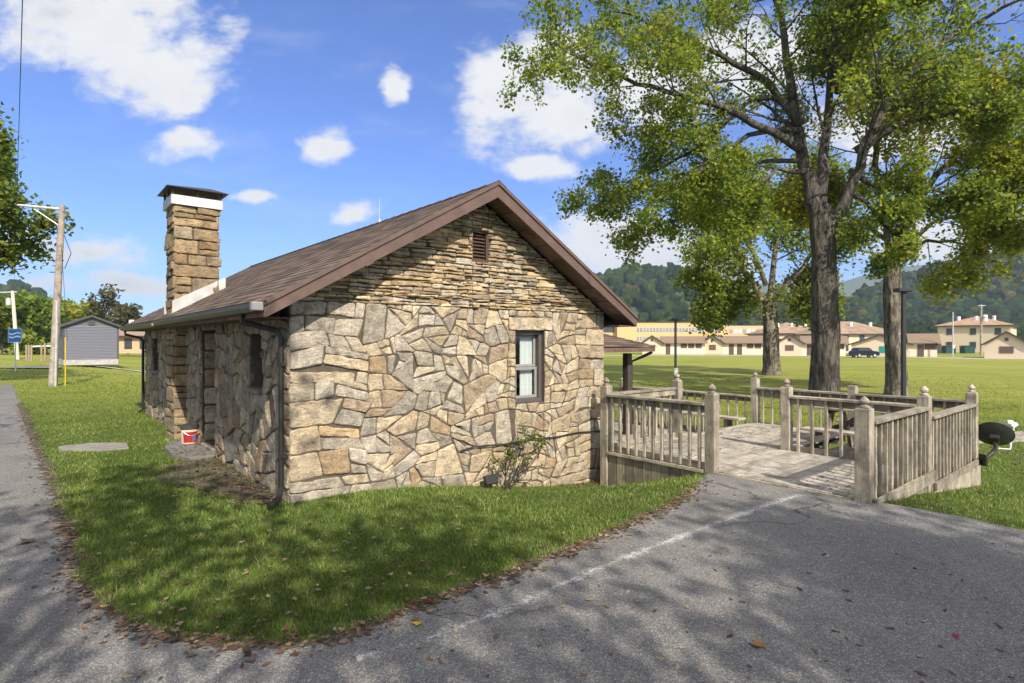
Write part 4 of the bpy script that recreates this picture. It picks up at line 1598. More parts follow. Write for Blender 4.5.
skirt((-0.035, -0.02), (-0.035, 1.9), Z1 - 0.04)
skirt((4.93, -1.9), (2.2, -1.9), Z2 - 0.03, 0.3, wood=DECKW)
skirt((2.2, -1.85), (0.02, -1.85), Z1 - 0.04)
skirt((-0.02, 1.91), (1.9, 1.91), Z1 - 0.04)
skirt((4.935, -1.9), (4.935, 5.45), Z3 - 0.04)
# posts
FIN = [(0.055, 0), (0.055, 0.018), (0.03, 0.024), (0.026, 0.036), (0.048, 0.05), (0.052, 0.068), (0.04, 0.09), (0.018, 0.112), (0.004, 0.125)]


def post(p, zb, zt, wdt=0.14, finial=True):
    m = MB()
    m.box((p[0], p[1], (zb + zt) / 2), (wdt, wdt, zt - zb), bev=0.006)
    o = m.build('post', DECKW, deck)
    if finial:
        f = MB()
        f.box((p[0], p[1], zt + 0.006), (wdt * 0.72, wdt * 0.72, 0.016))
        f.lathe(FIN, (p[0], p[1], zt + 0.012), 12)
        f.build('finial', DECKW, o)
    return o


post(DA, -0.15, 1.05)
post(DB, -0.7, 1.05)
post(DC, -0.75, 1.05)
post(DD, -0.8, 0.965)
post(DEp, -0.15, 1.03)
post(DF, -0.9, 0.92, 0.14, False)
post(DG, -0.1, 1.02, 0.15)
post(DH, -0.5, 1.02)
post(DI, -0.9, 0.915)
post((4.82, 3.65), -0.9, 0.64, 0.1, False)
post(DJ, -0.9, 0.68)


def railing(a, b, zfloor, ztop, n, side=0.0, zbot=None, bw=0.04, drop=0.06, tk=0.1, dark=False):
    """posts a-b; cap board, upper and lower stringers, n balusters; side: offset of the balusters"""
    a, b = Vector((*a, 0)), Vector((*b, 0))
    t = (b - a).normalized()
    nrm = Vector((-t.y, t.x, 0))
    a2, b2 = a + t * 0.072, b - t * 0.072
    m = MB()
    Zc = Vector((0, 0, ztop - 0.019))
    m.beam(a2 + Zc + nrm * side, b2 + Zc + nrm * side, 0.14, 0.038, bev=0.004)
    rail = m.build('railing', DECKW, deck)
    m = MB()
    m.beam(a2 + Vector((0, 0, ztop - 0.087)), b2 + Vector((0, 0, ztop - 0.087)), 0.036, tk, bev=0.004)
    m.build('top_rail', DARKW if dark else DECKW, rail)
    m = MB()
    m.beam(a2 + Vector((0, 0, zfloor + 0.045)), b2 + Vector((0, 0, zfloor + 0.045)), 0.036, 0.085, bev=0.004)
    m.build('bottom_rail', DECKW, rail)
    off = nrm * (side if abs(side) > 0.001 else 0.0)
    for k in range(n):
        p = a2 + (b2 - a2) * (k + 0.6) / (n + 0.2) + (nrm * math.copysign(0.04, side) if side else Vector())
        m = MB()
        z0, z1 = zfloor - drop, ztop - 0.04
        m.box((p.x, p.y, (z0 + z1) / 2), (bw, bw, z1 - z0), Matrix.Rotation(math.atan2(t.y, t.x) + random.gauss(0, 0.03), 3, 'Z'), bev=0.003)
        m.build('baluster', DECKW, rail)
    return rail


railing(DA, DB, Z1, 0.93, 11, 0.03, drop=-0.01)
railing(DB, DC, Z1, 0.93, 9, 0.03)
railing(DEp, DH, Z1 , 0.90, 8, -0.01, drop=-0.0)
railing(DG, DH, Z1 - 0.02, 0.885, 11, -0.03)
railing(DH, DI, Z2, 0.745, 14, -0.03)
railing(DI, DF, Z2, 0.785, 9, 0.03, tk=0.14, dark=True)
railing(DF, DD, Z2 + 0.1, 0.785, 9, 0.03, tk=0.14, dark=True)
railing(DD, (4.82, 3.65), Z3, 0.6, 8, 0.03, dark=True)
railing((4.82, 3.65), DJ, Z3, 0.6, 8, 0.03, dark=True)
# edge boards, bench on the low deck
m_ = MB()
m_.beam((0.0, -1.93, -0.03), (2.2, -1.93, -0.03), 0.03, 0.15)
m_.beam((2.22, -1.94, Z2 - 0.05), (4.9, -1.94, Z2 - 0.05), 0.03, 0.1)
m_.beam((-0.05, -1.8, -0.005), (-0.05, -0.09, -0.005), 0.03, 0.06)
m_.beam((-0.045, 0.09, 0.012), (-0.045, 1.75, 0.012), 0.075, 0.04)
m_.beam((2.2, 0.05, Z1 - 0.06), (2.2, -1.75, Z1 - 0.06), 0.03, 0.17)
m_.build('edge_board', DECKW, deck)
m_ = MB()
m_.beam((4.5, 1.95, 0.115), (4.5, 5.3, 0.115), 0.3, 0.04)
for b_ in (2.3, 3.6, 4.9):
    m_.box((4.55, b_, -0.1), (0.2, 0.09, 0.38))
m_.build('bench_seat', DECKW, deck)

# picnic table on the lower platform
pt = thing('picnic_table', 'grey weathered picnic table on the deck behind the railing', 'table',
           (A0[0] + GV[0] * 3.62 + SV[0] * -0.85, A0[1] + GV[1] * 3.62 + SV[1] * -0.85, Z2 + 0.0), PHI)
m_ = MB()
for k in range(5):
    m_.box((-0.3 + 0.15 * k, 0, 0.75), (0.142, 1.75, 0.038), bev=0.004)
m_.build('tabletop', DECKW, pt)
for sx in (-1, 1):
    m_ = MB()
    for k in range(2):
        m_.box((sx * (0.66 + 0.15 * k), 0, 0.44), (0.142, 1.75, 0.038), bev=0.004)
    m_.build('bench_seat', DECKW, pt)
for sy in (-1, 1):
    m_ = MB()
    for sx in (-1, 1):
        m_.beam((sx * 0.2, sy * 0.62, 0.73), (sx * 0.62, sy * 0.62, 0.02), 0.04, 0.1)
    m_.box((0, sy * 0.66, 0.39), (1.6, 0.038, 0.1))
    m_.box((0, sy * 0.66, 0.71), (0.7, 0.038, 0.09))
    m_.build('leg_frame', DARKW, pt)
m_ = MB()
for sy in (-1, 1):
    m_.beam((0, sy * 0.62, 0.4), (0, sy * 0.15, 0.7), 0.04, 0.08)
m_.build('brace', DARKW, pt)

# ------------------------------------------------------------------ trees
def perp(d, rng):
    a = Vector((rng.gauss(0, 1), rng.gauss(0, 1), rng.gauss(0, 1)))
    a = a - d * a.dot(d)
    return a.normalized()


def limb(rng, chains, tips, start, d, length, rad, lvl, top, up=0.12, wander=0.16, nch=(5, 4, 4), spread=(0.55, 1.05)):
    n = 5 if lvl < 2 else 3
    p = Vector(start)
    d = Vector(d).normalized()
    pts, rr = [p.copy()], [rad]
    for k in range(n):
        d = (d + Vector((rng.gauss(0, wander), rng.gauss(0, wander), rng.gauss(up, wander)))).normalized()
        p = p + d * length / n
        pts.append(p.copy())
        rr.append(rad * (1 - 0.78 * (k + 1) / n))
    chains.append((pts, rr, lvl))
    sprout(rng, chains, tips, pts, rr, length, lvl, top, up, wander, nch, spread)


def sprout(rng, chains, tips, pts, rr, length, lvl, top, up, wander, nch, spread, t0=0.25):
    if lvl >= top:
        tips.append(pts)
        return
    for k in range(nch[min(lvl, len(nch) - 1)]):
        t = t0 + (1 - t0) * (k + rng.random()) / nch[min(lvl, len(nch) - 1)]
        f = t * (len(pts) - 1)
        i = min(int(f), len(pts) - 2)
        p = pts[i].lerp(pts[i + 1], f - i)
        dd = (pts[i + 1] - pts[i]).normalized()
        a = rng.uniform(*spread)
        nd = dd * math.cos(a) + perp(dd, rng) * math.sin(a)
        limb(rng, chains, tips, p, nd, length * rng.uniform(0.42, 0.68) * (1.15 - 0.45 * t), max(0.012, rr[i] * 0.55), lvl + 1, top, up, wander, nch, spread)


def leaves(rng, tips, per, size, jit, pal, tone=None):
    seed = rng.randrange(1 << 30)
    g = np.random.default_rng(seed)
    P = []
    for pts in tips:
        a = np.array([q[:] for q in pts])
        f = g.uniform(0.15, 1.0, per) * (len(a) - 1)
        i = np.minimum(f.astype(int), len(a) - 2)
        P.append(a[i] + (a[i + 1] - a[i]) * (f - i)[:, None] + g.normal(0, jit, (per, 3)))
    C = np.concatenate(P)
    n = len(C)
    nrm = g.normal(0, 1, (n, 3)) + np.array([0, 0, 0.9])
    nrm /= np.linalg.norm(nrm, axis=1)[:, None]
    t = g.normal(0, 1, (n, 3))
    t -= nrm * (t * nrm).sum(1)[:, None]
    t /= np.linalg.norm(t, axis=1)[:, None]
    b = np.cross(nrm, t)
    s = g.uniform(size[0], size[1], n)[:, None]
    droop = nrm * s * 0.12
    V = np.stack([C - t * s * 0.5 - droop, C - b * s * 0.36, C + t * s * 0.5 - droop, C + b * s * 0.36], 1).reshape(-1, 3)
    F = np.arange(n * 4).reshape(n, 4)
    pal = np.array(pal)
    # colour belongs to the twig: neighbouring leaves share a hue
    tw = np.repeat(g.integers(0, len(pal), len(tips)), per)
    mixp = np.where(g.random(n) < 0.65, tw, g.integers(0, len(pal), n))
    col = pal[mixp] * g.uniform(0.7, 1.3, (n, 1))
    return V, F, col


def tree_parts(root, chains, tips, bark, rng, per, size, jit, pal, min_r=0.0):
    tm = MB()
    for pts, rr, lvl in chains:
        if max(rr) < min_r:
            continue
        if lvl == 0 and rr[0] > 0.2:      # furrowed trunk
            fp, fr = [], []
            for i in range(len(pts) - 1):
                m = max(1, int((pts[i + 1] - pts[i]).length / 0.22))
                for k in range(m):
                    fp.append(pts[i].lerp(pts[i + 1], k / m))
                    fr.append(rr[i] + (rr[i + 1] - rr[i]) * k / m)
            fp.append(pts[-1])
            fr.append(rr[-1])
            i0 = len(tm.v)
            tm.tube(fp, fr, 36, caps=False)
            for i in range(i0, len(tm.v)):
                x, y, z = tm.v[i]
                j = min(range(len(fp)), key=lambda q: abs(fp[q].z - z))
                cx, cy = fp[j].x, fp[j].y
                th = math.atan2(y - cy, x - cx)
                k = 1 + 0.05 * math.sin(9 * th + 1.6 * math.sin(z * 1.1)) + 0.035 * math.sin(17 * th + 2 * math.sin(z * 2.3 + 1)) + 0.06 * math.sin(3 * th + z * 0.5) + 0.03 * math.sin(z * 3.1 + 2 * th)
                if z < 0.8:
                    k += 0.16 * (0.8 - z) * max(0, math.sin(5 * th + 0.6))
                tm.v[i] = (cx + (x - cx) * k, cy + (y - cy) * k, z)
            continue
        tm.tube(pts, [max(r, 0.008) for r in rr], (14, 8, 5, 4, 3)[min(lvl, 4)], caps=(lvl < 2))
    tr = tm.build('trunk', bark, root, smooth=True)
    V, F, c = leaves(rng, tips, per, size, jit, pal)
    if 'shade' in root.name:
        w = V[::4] + np.array(root.location)
        t = w[:, 2] / LZ
        print('SHADOW', root.name, np.percentile(w[:, 0] - LX * t, (3, 50, 97)), np.percentile(w[:, 1] - LY * t, (3, 50, 97)))
    print('TREE', root.name, len(tips), len(F))
    np_mesh('crown', V, F, c, LEAF, root)
    return tr


GREEN = [(0.115, 0.185, 0.028), (0.145, 0.215, 0.03), (0.09, 0.145, 0.024), (0.195, 0.245, 0.036), (0.155, 0.225, 0.032), (0.26, 0.27, 0.045)]
YGREEN = [(0.22, 0.265, 0.03), (0.28, 0.30, 0.036), (0.155, 0.205, 0.026), (0.35, 0.33, 0.045), (0.41, 0.35, 0.05), (0.24, 0.28, 0.03)]


TGREEN = GREEN[:] + YGREEN[:3] + [(0.24, 0.24, 0.03)]


def pline(base, D, pts, dy):
    """limb drawn as (px,py) at distance D, pushed in depth by dy -> local points"""
    out = []
    for k, (px, py) in enumerate(pts):
        out.append(Vector(((px - CX) / FPX * D - base[0], dy * (k / max(1, len(pts) - 1)) ** 1.2, CAMZ + (HY - py) / FPX * D - base[2])))
    return out


def big_tree(name, label, D, px0, trunk_px, trunk_r, limbs, bark, seed, per, size, pal, nch=(7, 5, 4), top=3, flare=1.35, jit=0.26, lscale=0.42, group=None, extra=None):
    rng = random.Random(seed)
    x, y = place(px0, D)
    zb = float(gz_at(x, y))
    root = thing(name, label, 'tree', (x, y, zb), 0, group)
    base = (x, y, zb)
    chains, tips = [], []
    tp = pline(base, D, trunk_px, 0)
    tp = [Vector((tp[0].x, 0, -0.2)), Vector((tp[0].x, 0, 0.15)), Vector((tp[0].x, 0, 0.6))] + [p for p in tp if p.z > 1.2]
    n = len(tp)
    rr = [trunk_r * flare, trunk_r * (1 + (flare - 1) * 0.6), trunk_r * 1.08] + [trunk_r * (1 - 0.22 * k / max(1, n - 4)) for k in range(n - 3)]
    chains.append((tp, rr, 0))
    for pts, r0, r1, dy, nc in limbs:
        lp_ = pline(base, D, pts, dy)
        # refine
        fine = []
        for i in range(len(lp_) - 1):
            for s in range(3):
                q = lp_[i].lerp(lp_[i + 1], s / 3)
                fine.append(q + Vector((rng.gauss(0, 0.05), rng.gauss(0, 0.06), rng.gauss(0, 0.05))) * (1 if i or s else 0))
        fine.append(lp_[-1])
        rl = [r0 + (r1 - r0) * (k / (len(fine) - 1)) ** 0.8 for k in range(len(fine))]
        chains.append((fine, rl, 1))
        L = sum((fine[i + 1] - fine[i]).length for i in range(len(fine) - 1))
        sprout(rng, chains, tips, fine, [max(0.05, r * 0.6) for r in rl], L * lscale, 1, top + 0, 0.05, 0.17, (nc, nc, nch[1], nch[2]), (0.5, 1.15), 0.28)
    tree_parts(root, chains, tips, bark, rng, per, size, jit, pal)
    return root


big_tree('maple_tree', 'largest maple with thick dark trunk rising behind the deck railing', 24.0, 825,
         [(825, 400), (826, 340), (824, 290), (823, 245), (819, 205)], 0.52,
         [([(819, 215), (806, 165), (800, 120), (790, 60), (776, -20), (765, -90)], 0.34, 0.07, 0.5, 13),
          ([(820, 212), (828, 150), (838, 90), (846, 10), (850, -80)], 0.29, 0.06, 1.6, 13),
          ([(826, 240), (845, 200), (856, 150), (880, 95), (930, 50), (1000, 15)], 0.29, 0.05, -1.5, 14),
          ([(803, 150), (770, 130), (720, 110), (680, 99), (632, 92), (585, 72), (560, 60)], 0.2, 0.04, -1.0, 13),
          ([(800, 125), (770, 80), (725, 45), (670, 15), (620, -10)], 0.2, 0.04, 1.5, 12),
          ([(796, 95), (755, 95), (705, 140), (650, 165), (610, 180)], 0.15, 0.03, 2.5, 10),
          ([(808, 170), (770, 175), (735, 200), (700, 215)], 0.13, 0.03, -2.5, 8),
          ([(856, 150), (890, 130), (940, 120), (1000, 130)], 0.18, 0.04, -2.5, 10),
          ([(846, 60), (880, 10), (930, -50)], 0.2, 0.05, -2.0, 10),
          ([(850, 170), (870, 190), (905, 195), (940, 210)], 0.12, 0.03, -2.0, 8),
          ([(800, 130), (750, 132), (705, 165), (665, 190), (640, 212)], 0.14, 0.03, 0.5, 11),
          ([(803, 160), (765, 155), (725, 172), (690, 198)], 0.12, 0.03, 3.0, 9),
          ([(845, 190), (858, 205), (866, 235), (860, 262)], 0.11, 0.03, -2.2, 8),
          ([(838, 90), (820, 60), (825, 20), (830, -60)], 0.18, 0.05, -4.0, 10),
          ([(838, 90), (860, 60), (880, 30), (900, -20)], 0.18, 0.05, 4.0, 9)],
         BARK1, 5, 29, (0.10, 0.22), TGREEN, lscale=0.58, jit=0.2, top=4)
big_tree('maple_tree', 'slimmer maple with pale trunk right behind the lamp post', 27.0, 897,
         [(897, 394), (895, 340), (892, 290), (892, 255)], 0.40,
         [([(892, 262), (905, 225), (925, 180), (960, 140), (1010, 110)], 0.25, 0.05, -1.5, 11),
          ([(892, 262), (885, 215), (870, 165), (865, 110), (880, 60)], 0.25, 0.05, -1.0, 11),
          ([(895, 250), (925, 225), (965, 215), (1015, 220)], 0.13, 0.03, -2.0, 9),
          ([(900, 245), (935, 240), (975, 238), (1015, 246)], 0.12, 0.03, 1.5, 9),
          ([(905, 225), (940, 190), (985, 170), (1030, 165)], 0.14, 0.03, -3.0, 10),
          ([(888, 240), (860, 215), (835, 200), (815, 190)], 0.12, 0.03, 1.5, 8),
          ([(900, 215), (930, 150), (940, 100), (960, 60)], 0.2, 0.05, 2.0, 10)],
         BARK2, 11, 36, (0.12, 0.26), YGREEN, lscale=0.68, jit=0.24, top=4)
big_tree('maple_tree', 'smaller rounded maple farther back left of the biggest trunk', 43.0, 772,
         [(772, 378), (771, 340), (770, 315), (768, 300)], 0.54,
         [([(768, 305), (745, 270), (735, 230), (740, 190)], 0.3, 0.06, 0.5, 11),
          ([(768, 305), (775, 260), (780, 215), (785, 175)], 0.3, 0.06, 0, 11),
          ([(770, 302), (800, 265), (820, 235), (830, 200)], 0.25, 0.06, -1.0, 10),
          ([(765, 300), (740, 290), (715, 285), (700, 265)], 0.2, 0.05, -1.5, 9),
          ([(766, 285), (750, 240), (720, 215), (705, 190)], 0.2, 0.05, 1.5, 9),
          ([(767, 295), (745, 300), (725, 305), (708, 318)], 0.14, 0.04, -1.0, 9),
          ([(772, 290), (790, 285), (800, 300), (806, 315)], 0.13, 0.04, -1.5, 8),
          ([(772, 300), (795, 300), (815, 290), (832, 275)], 0.15, 0.05, 1.5, 8)],
         BARK2, 17, 28, (0.16, 0.38), TGREEN, jit=0.42, lscale=0.66, top=4)


def auto_tree(rng, height, crown_r, trunk_r, first=0.3, nl=9, nch=(6, 5, 4), top=3, up=0.08):
    chains, tips = [], []
    tp = [Vector((0, 0, -0.2)), Vector((0, 0, 0.3))]
    q = Vector((0, 0, 0.3))
    for k in range(5):
        q = q + Vector((rng.gauss(0, 0.1), rng.gauss(0, 0.1), (height * 0.8 - 0.3) / 5))
        tp.append(q.copy())
    rr = [trunk_r * 1.4, trunk_r * 1.1] + [trunk_r * (1 - 0.16 * (k + 1)) for k in range(5)]
    chains.append((tp, rr, 0))
    for k in range(nl):
        t = first + (0.98 - first) * k / (nl - 1)
        f = t * (len(tp) - 1)
        i = min(int(f), len(tp) - 2)
        p = tp[i].lerp(tp[i + 1], f - i)
        az = k * 2.4 + rng.uniform(-0.4, 0.4)
        el = 0.25 + 0.9 * t
        d = Vector((math.cos(az) * math.cos(el), math.sin(az) * math.cos(el), math.sin(el)))
        L = crown_r * (1.15 - 0.45 * abs(t - 0.45) * 1.6)
        limb(rng, chains, tips, p, d, L, rr[min(i, 6)] * 0.5, 1, top, up, 0.15, (nl,) + nch, (0.5, 1.1))
    return chains, tips


# trees standing behind the viewer: they throw the dappled shade on lawn and drive
def shade(loc, seed, label, h, cr, per, nl=9):
    rng = random.Random(seed)
    root = thing('shade_tree', label, 'tree', (loc[0], loc[1], 0), 0, 'tall trees behind the viewer')
    ch, tips = auto_tree(rng, h, cr, 0.24, 0.45, nl)
    tree_parts(root, ch, tips, BARK1, rng, per, (0.14, 0.24), 0.28, GREEN, 0.015)
    return root


SHADE1 = shade((3.9, -4.9), 3, 'leafy maple behind the viewer right of the drive', 8.6, 3.1, 7)
SHADE2 = shade((8.0, -5.7), 8, 'leafy maple behind the viewer farthest right', 8.8, 3.4, 30)
s3 = copy_tree(SHADE1)
s3.location = (0.3, -2.7, 0)
s3.rotation_euler.z = 2.0
s3['label'] = 'leafy maple behind the viewer left of the drive'
for lx, ly, rz_, lab in ((-9.6, 2.2, 0.7, 'unseen maple added across the road level with the viewer'), (-14.2, 6.6, 3.6, 'unseen maple added across the road ahead of the viewer')):
    q_ = copy_tree(SHADE2)  # out-of-view copies added to keep sky light off the road side wall
    q_.location = (lx, ly, 0)
    q_.rotation_euler.z = rz_
    q_['label'] = lab
# big tree at the left edge of the picture
rngL = random.Random(31)
xl, yl = place(-98, 22)
lt = thing('roadside_tree', 'leafy tree at the left picture edge beside the road', 'tree', (xl, yl, 0))
chs, tps = auto_tree(rngL, 10.8, 4.0, 0.32, 0.6, 13, (7, 5, 4), top=4)
tree_parts(lt, chs, tps, BARK1, rngL, 46, (0.14, 0.27), 0.26, [tuple(0.8 * v_ for v_ in c_) for c_ in GREEN])


# distant single trees
def far_tree(seed, h, cr, pal, per=16, size=(0.5, 1.0), thin=False):
    rng = random.Random(seed)
    ch, tips = auto_tree(rng, h, cr, h * 0.022, 0.25 if not thin else 0.55, 9, (4, 3, 3), 3)
    return ch, tips, rng


FAR = []
for (seed, px, d, h, cr, lab, pal, thin, per) in (
        (41, 105, 95, 10.5, 2.9, 'tall thin tree with airy crown above the grey shed', [(0.10, 0.10, 0.05), (0.14, 0.13, 0.07), (0.08, 0.09, 0.04)], True, 5),
        (42, 128, 88, 6.2, 2.2, 'small airy tree between the grey shed and the cottage eave', [(0.10, 0.10, 0.05), (0.14, 0.13, 0.07), (0.08, 0.09, 0.04)], True, 9),
        (43, 22, 80, 9.0, 4.5, 'rounded olive green tree right of the blue sign', GREEN, False, 22),
        (44, 40, 90, 8.5, 5.0, 'bushy tree behind the wooden fence posts', GREEN, False, 22),
        (45, 62, 100, 9.0, 5.0, 'green tree directly behind the leaning utility pole', GREEN, False, 22),
        (46, 84, 96, 8.8, 4.6, 'bright green tree left above the shed roof', YGREEN, False, 22),
        (47, 2, 75, 8.0, 4.5, 'dark bushy tree behind the white utility pole', GREEN, False, 22)):
    if not thin:
        h, cr, per = h * 0.66, cr * 0.8, 40
    ch, tips, rng = far_tree(seed, h, cr, pal, per, thin=thin)
    x, y = place(px, d)
    rt = thing('background_tree', lab, 'tree', (x, y, 0), 0, 'trees beyond the road')
    tree_parts(rt, ch, tips, BARK2 if thin else BARK1, rng, per, (0.45, 0.95), 0.5, pal, 0.02)

# ------------------------------------------------------------------ far buildings
def gable_house(name, label, cat, px, d, wf, hw, rise, dep, wall_m, roof_m, wing=None, rz=None, zb=-0.85, win=True, ang=0.0, group=None):
    """gable end faces the viewer; wing: (length, wall height, rise, material, door xs, window xs)"""
    x, y = place(px, d)
    if rz is None:
        rz = -math.atan2(x, y) * 0.97
        wf *= math.cos(rz)
        if wing:
            wing = (wing[0] * math.cos(rz),) + wing[1:]
    o = thing(name, label, cat, (x, y, zb), rz, group)
    m = MB()
    m.prism([(-wf / 2, 0, 0), (wf / 2, 0, 0), (wf / 2, 0, hw), (0, 0, hw + rise), (-wf / 2, 0, hw)], (0, 0, 0), (0, dep, 0))
    m.build('wall', wall_m, o)
    m = MB()
    s = rise / (wf / 2)
    for sg in (-1, 1):
        e = sg * (wf / 2 + 0.4)
        m.prism([(0, -0.4, hw + rise + 0.02), (e, -0.4, hw - 0.4 * s + 0.02), (e, -0.4, hw - 0.4 * s + 0.2), (0, -0.4, hw + rise + 0.2)], (0, 0, 0), (0, dep + 0.8, 0), 0.5)
    m.build('roof', roof_m, o)
    m = MB()
    for sg in (-1, 1):
        e = sg * (wf / 2 + 0.42)
        m.beam((0, -0.43, hw + rise + 0.1), (e, -0.43, hw - 0.4 * s + 0.08), 0.05, 0.24)
    m.build('fascia', TRIM, o)
    if win:
        m = MB()
        m.box((0, -0.03, hw * 0.62), (min(1.6, wf * 0.33), 0.08, 1.0))
        m.build('window', BROWNWIN, o)
        m = MB()
        m.box((0, -0.03, hw + rise * 0.42), (0.45, 0.08, 0.5))
        m.build('vent', BROWNWIN, o)
    if wing:
        L, h2, r2, wm, doors, wins = wing
        x0 = wf / 2
        yb = 0.9
        m = MB()
        m.box((x0 + L / 2, yb + dep / 2 - 0.5, h2 / 2), (L, dep - 1.0, h2))
        m.build('wing_wall', wm, o)
        m = MB()
        n_ = 6
        for k in range(n_):
            a, b = k / n_, (k + 1) / n_
            for q in range(10):
                xa, xb = x0 - 0.3 + (L + 0.8) * q / 10, x0 - 0.3 + (L + 0.8) * (q + 1) / 10
                m.face([(xa, yb - 0.6 + (dep / 2 + 0.3) * a, h2 - 0.1 + r2 * a + 0.06), (xb, yb - 0.6 + (dep / 2 + 0.3) * a, h2 - 0.1 + r2 * a + 0.06),
                        (xb, yb - 0.6 + (dep / 2 + 0.3) * b, h2 - 0.1 + r2 * b), (xa, yb - 0.6 + (dep / 2 + 0.3) * b, h2 - 0.1 + r2 * b)], None, random.random())
        m.prism([(x0 - 0.3, yb - 0.6, h2 - 0.13), (x0 + L + 0.5, yb - 0.6, h2 - 0.13), (x0 + L + 0.5, yb + dep / 2 - 0.35, h2 + r2 - 0.13), (x0 - 0.3, yb + dep / 2 - 0.35, h2 + r2 - 0.13)], (0, 0, 0), (0, 0, 0.1), 0.3)
        m.prism([(x0 - 0.3, yb + dep - 0.1, h2 - 0.13), (x0 + L + 0.5, yb + dep - 0.1, h2 - 0.13), (x0 + L + 0.5, yb + dep / 2 - 0.3, h2 + r2 - 0.13), (x0 - 0.3, yb + dep / 2 - 0.3, h2 + r2 - 0.13)], (0, 0, 0), (0, 0, 0.1), 0.3)
        m.build('wing_roof', roof_m, o)
        for q in doors:
            m = MB()
            m.box((x0 + q, yb + 0.0, 1.05), (0.9, 0.1, 2.1))
            m.build('door', BROWNWIN, o)
        for q in wins:
            m = MB()
            m.box((x0 + q, yb + 0.0, 1.75), (1.15, 0.1, 0.95))
            m.build('window', BROWNWIN, o)
    return o


CG = 'small beige cottages across the field'
gable_house('cottage', 'beige cottage half hidden by the porch roof of the stone house', 'cottage', 652, 113, 3.9, 2.35, 1.3, 6, CREAM, TANROOF, (8.4, 2.35, 1.35, CREAMW, (1.2,), (4.2, 5.6, 7.0)), group=CG)
gable_house('cottage', 'beige cottage with pale wing just left of the farther maple', 'cottage', 712.5, 112, 4.0, 2.35, 1.4, 6, CREAM, TANROOF, (8.8, 2.35, 1.4, CREAMW, (1.6, 3.1), (5.0, 6.4, 7.9)), group=CG)
gable_house('cottage', 'beige cottage partly hidden by the largest tree trunk', 'cottage', 789.5, 103, 4.6, 2.35, 1.35, 6, CREAM, TANROOF, (7.5, 2.3, 1.35, CREAMW, (1.2,), (4.5, 6.0)), group=CG)
c4 = gable_house('cottage', 'beige cottage with a teal panel behind the parked car', 'cottage', 880, 98, 10.0, 2.1, 1.55, 6, CREAM, TANROOF, (4.4, 2.4, 1.6, CREAMW, (1.5,), (2.6, 3.7)), win=False, group=CG)
m_ = MB()
m_.box((0.85, -0.03, 1.25), (1.9, 0.08, 1.1))
m_.build('shutter_panel', TEAL, c4)
gable_house('cottage', 'nearest beige cottage at the right picture edge with brown shutter', 'cottage', 1006.5, 85, 6.6, 2.2, 1.75, 8, CREAM, TANROOF, (9, 2.4, 1.6, CREAMW, (2,), (4, 6)), group=CG)

# long ochre office block
x, y = place(672, 175)
of = thing('office_building', 'long ochre office block with two window bands behind the cottages', 'building', (x, y, -0.8))
m_ = MB()
m_.box((0, 9, 4.2), (33.6, 18, 8.4))
m_.build('wall', OCHRE, of)
m_ = MB()
m_.box((0, 9, 8.5), (34.0, 18.4, 0.2))
m_.build('roof', TRIM, of)
for z in (6.2, 3.4):
    m_ = MB()
    m_.box((2, -0.03, z), (26, 0.1, 1.15))
    b_ = m_.build('window_band', BANDWIN, of)
    m_ = MB()
    for k in range(27):
        m_.box((2 - 13 + k, -0.1, z), (0.12, 0.06, 1.15))
    m_.build('mullion', CREAMW, b_)
m_ = MB()
m_.box((-19.7, 10, 3.9), (5.8, 16, 7.8))
m_.build('side_wing', OCHRE, of)
m_ = MB()
m_.box((-19.0, 1.95, 6.2), (3.4, 0.1, 1.6))
m_.build('window', DKWIN, of)
# tan brick block
x, y = place(752, 190)
tb = thing('brick_building', 'flat tan brick building between the office block and the trees', 'building', (x, y, -0.8))
m_ = MB()
m_.box((3, 8, 3.9), (24, 16, 7.8))
m_.build('wall', TANBR, tb)
for z in (6.0, 2.9):
    for k in range(14):
        m_ = MB()
        m_.box((-7 + k * 1.5, -0.03, z), (0.95, 0.1, 1.3))
        m_.build('window', WHITEP if k % 3 else BANDWIN, tb)


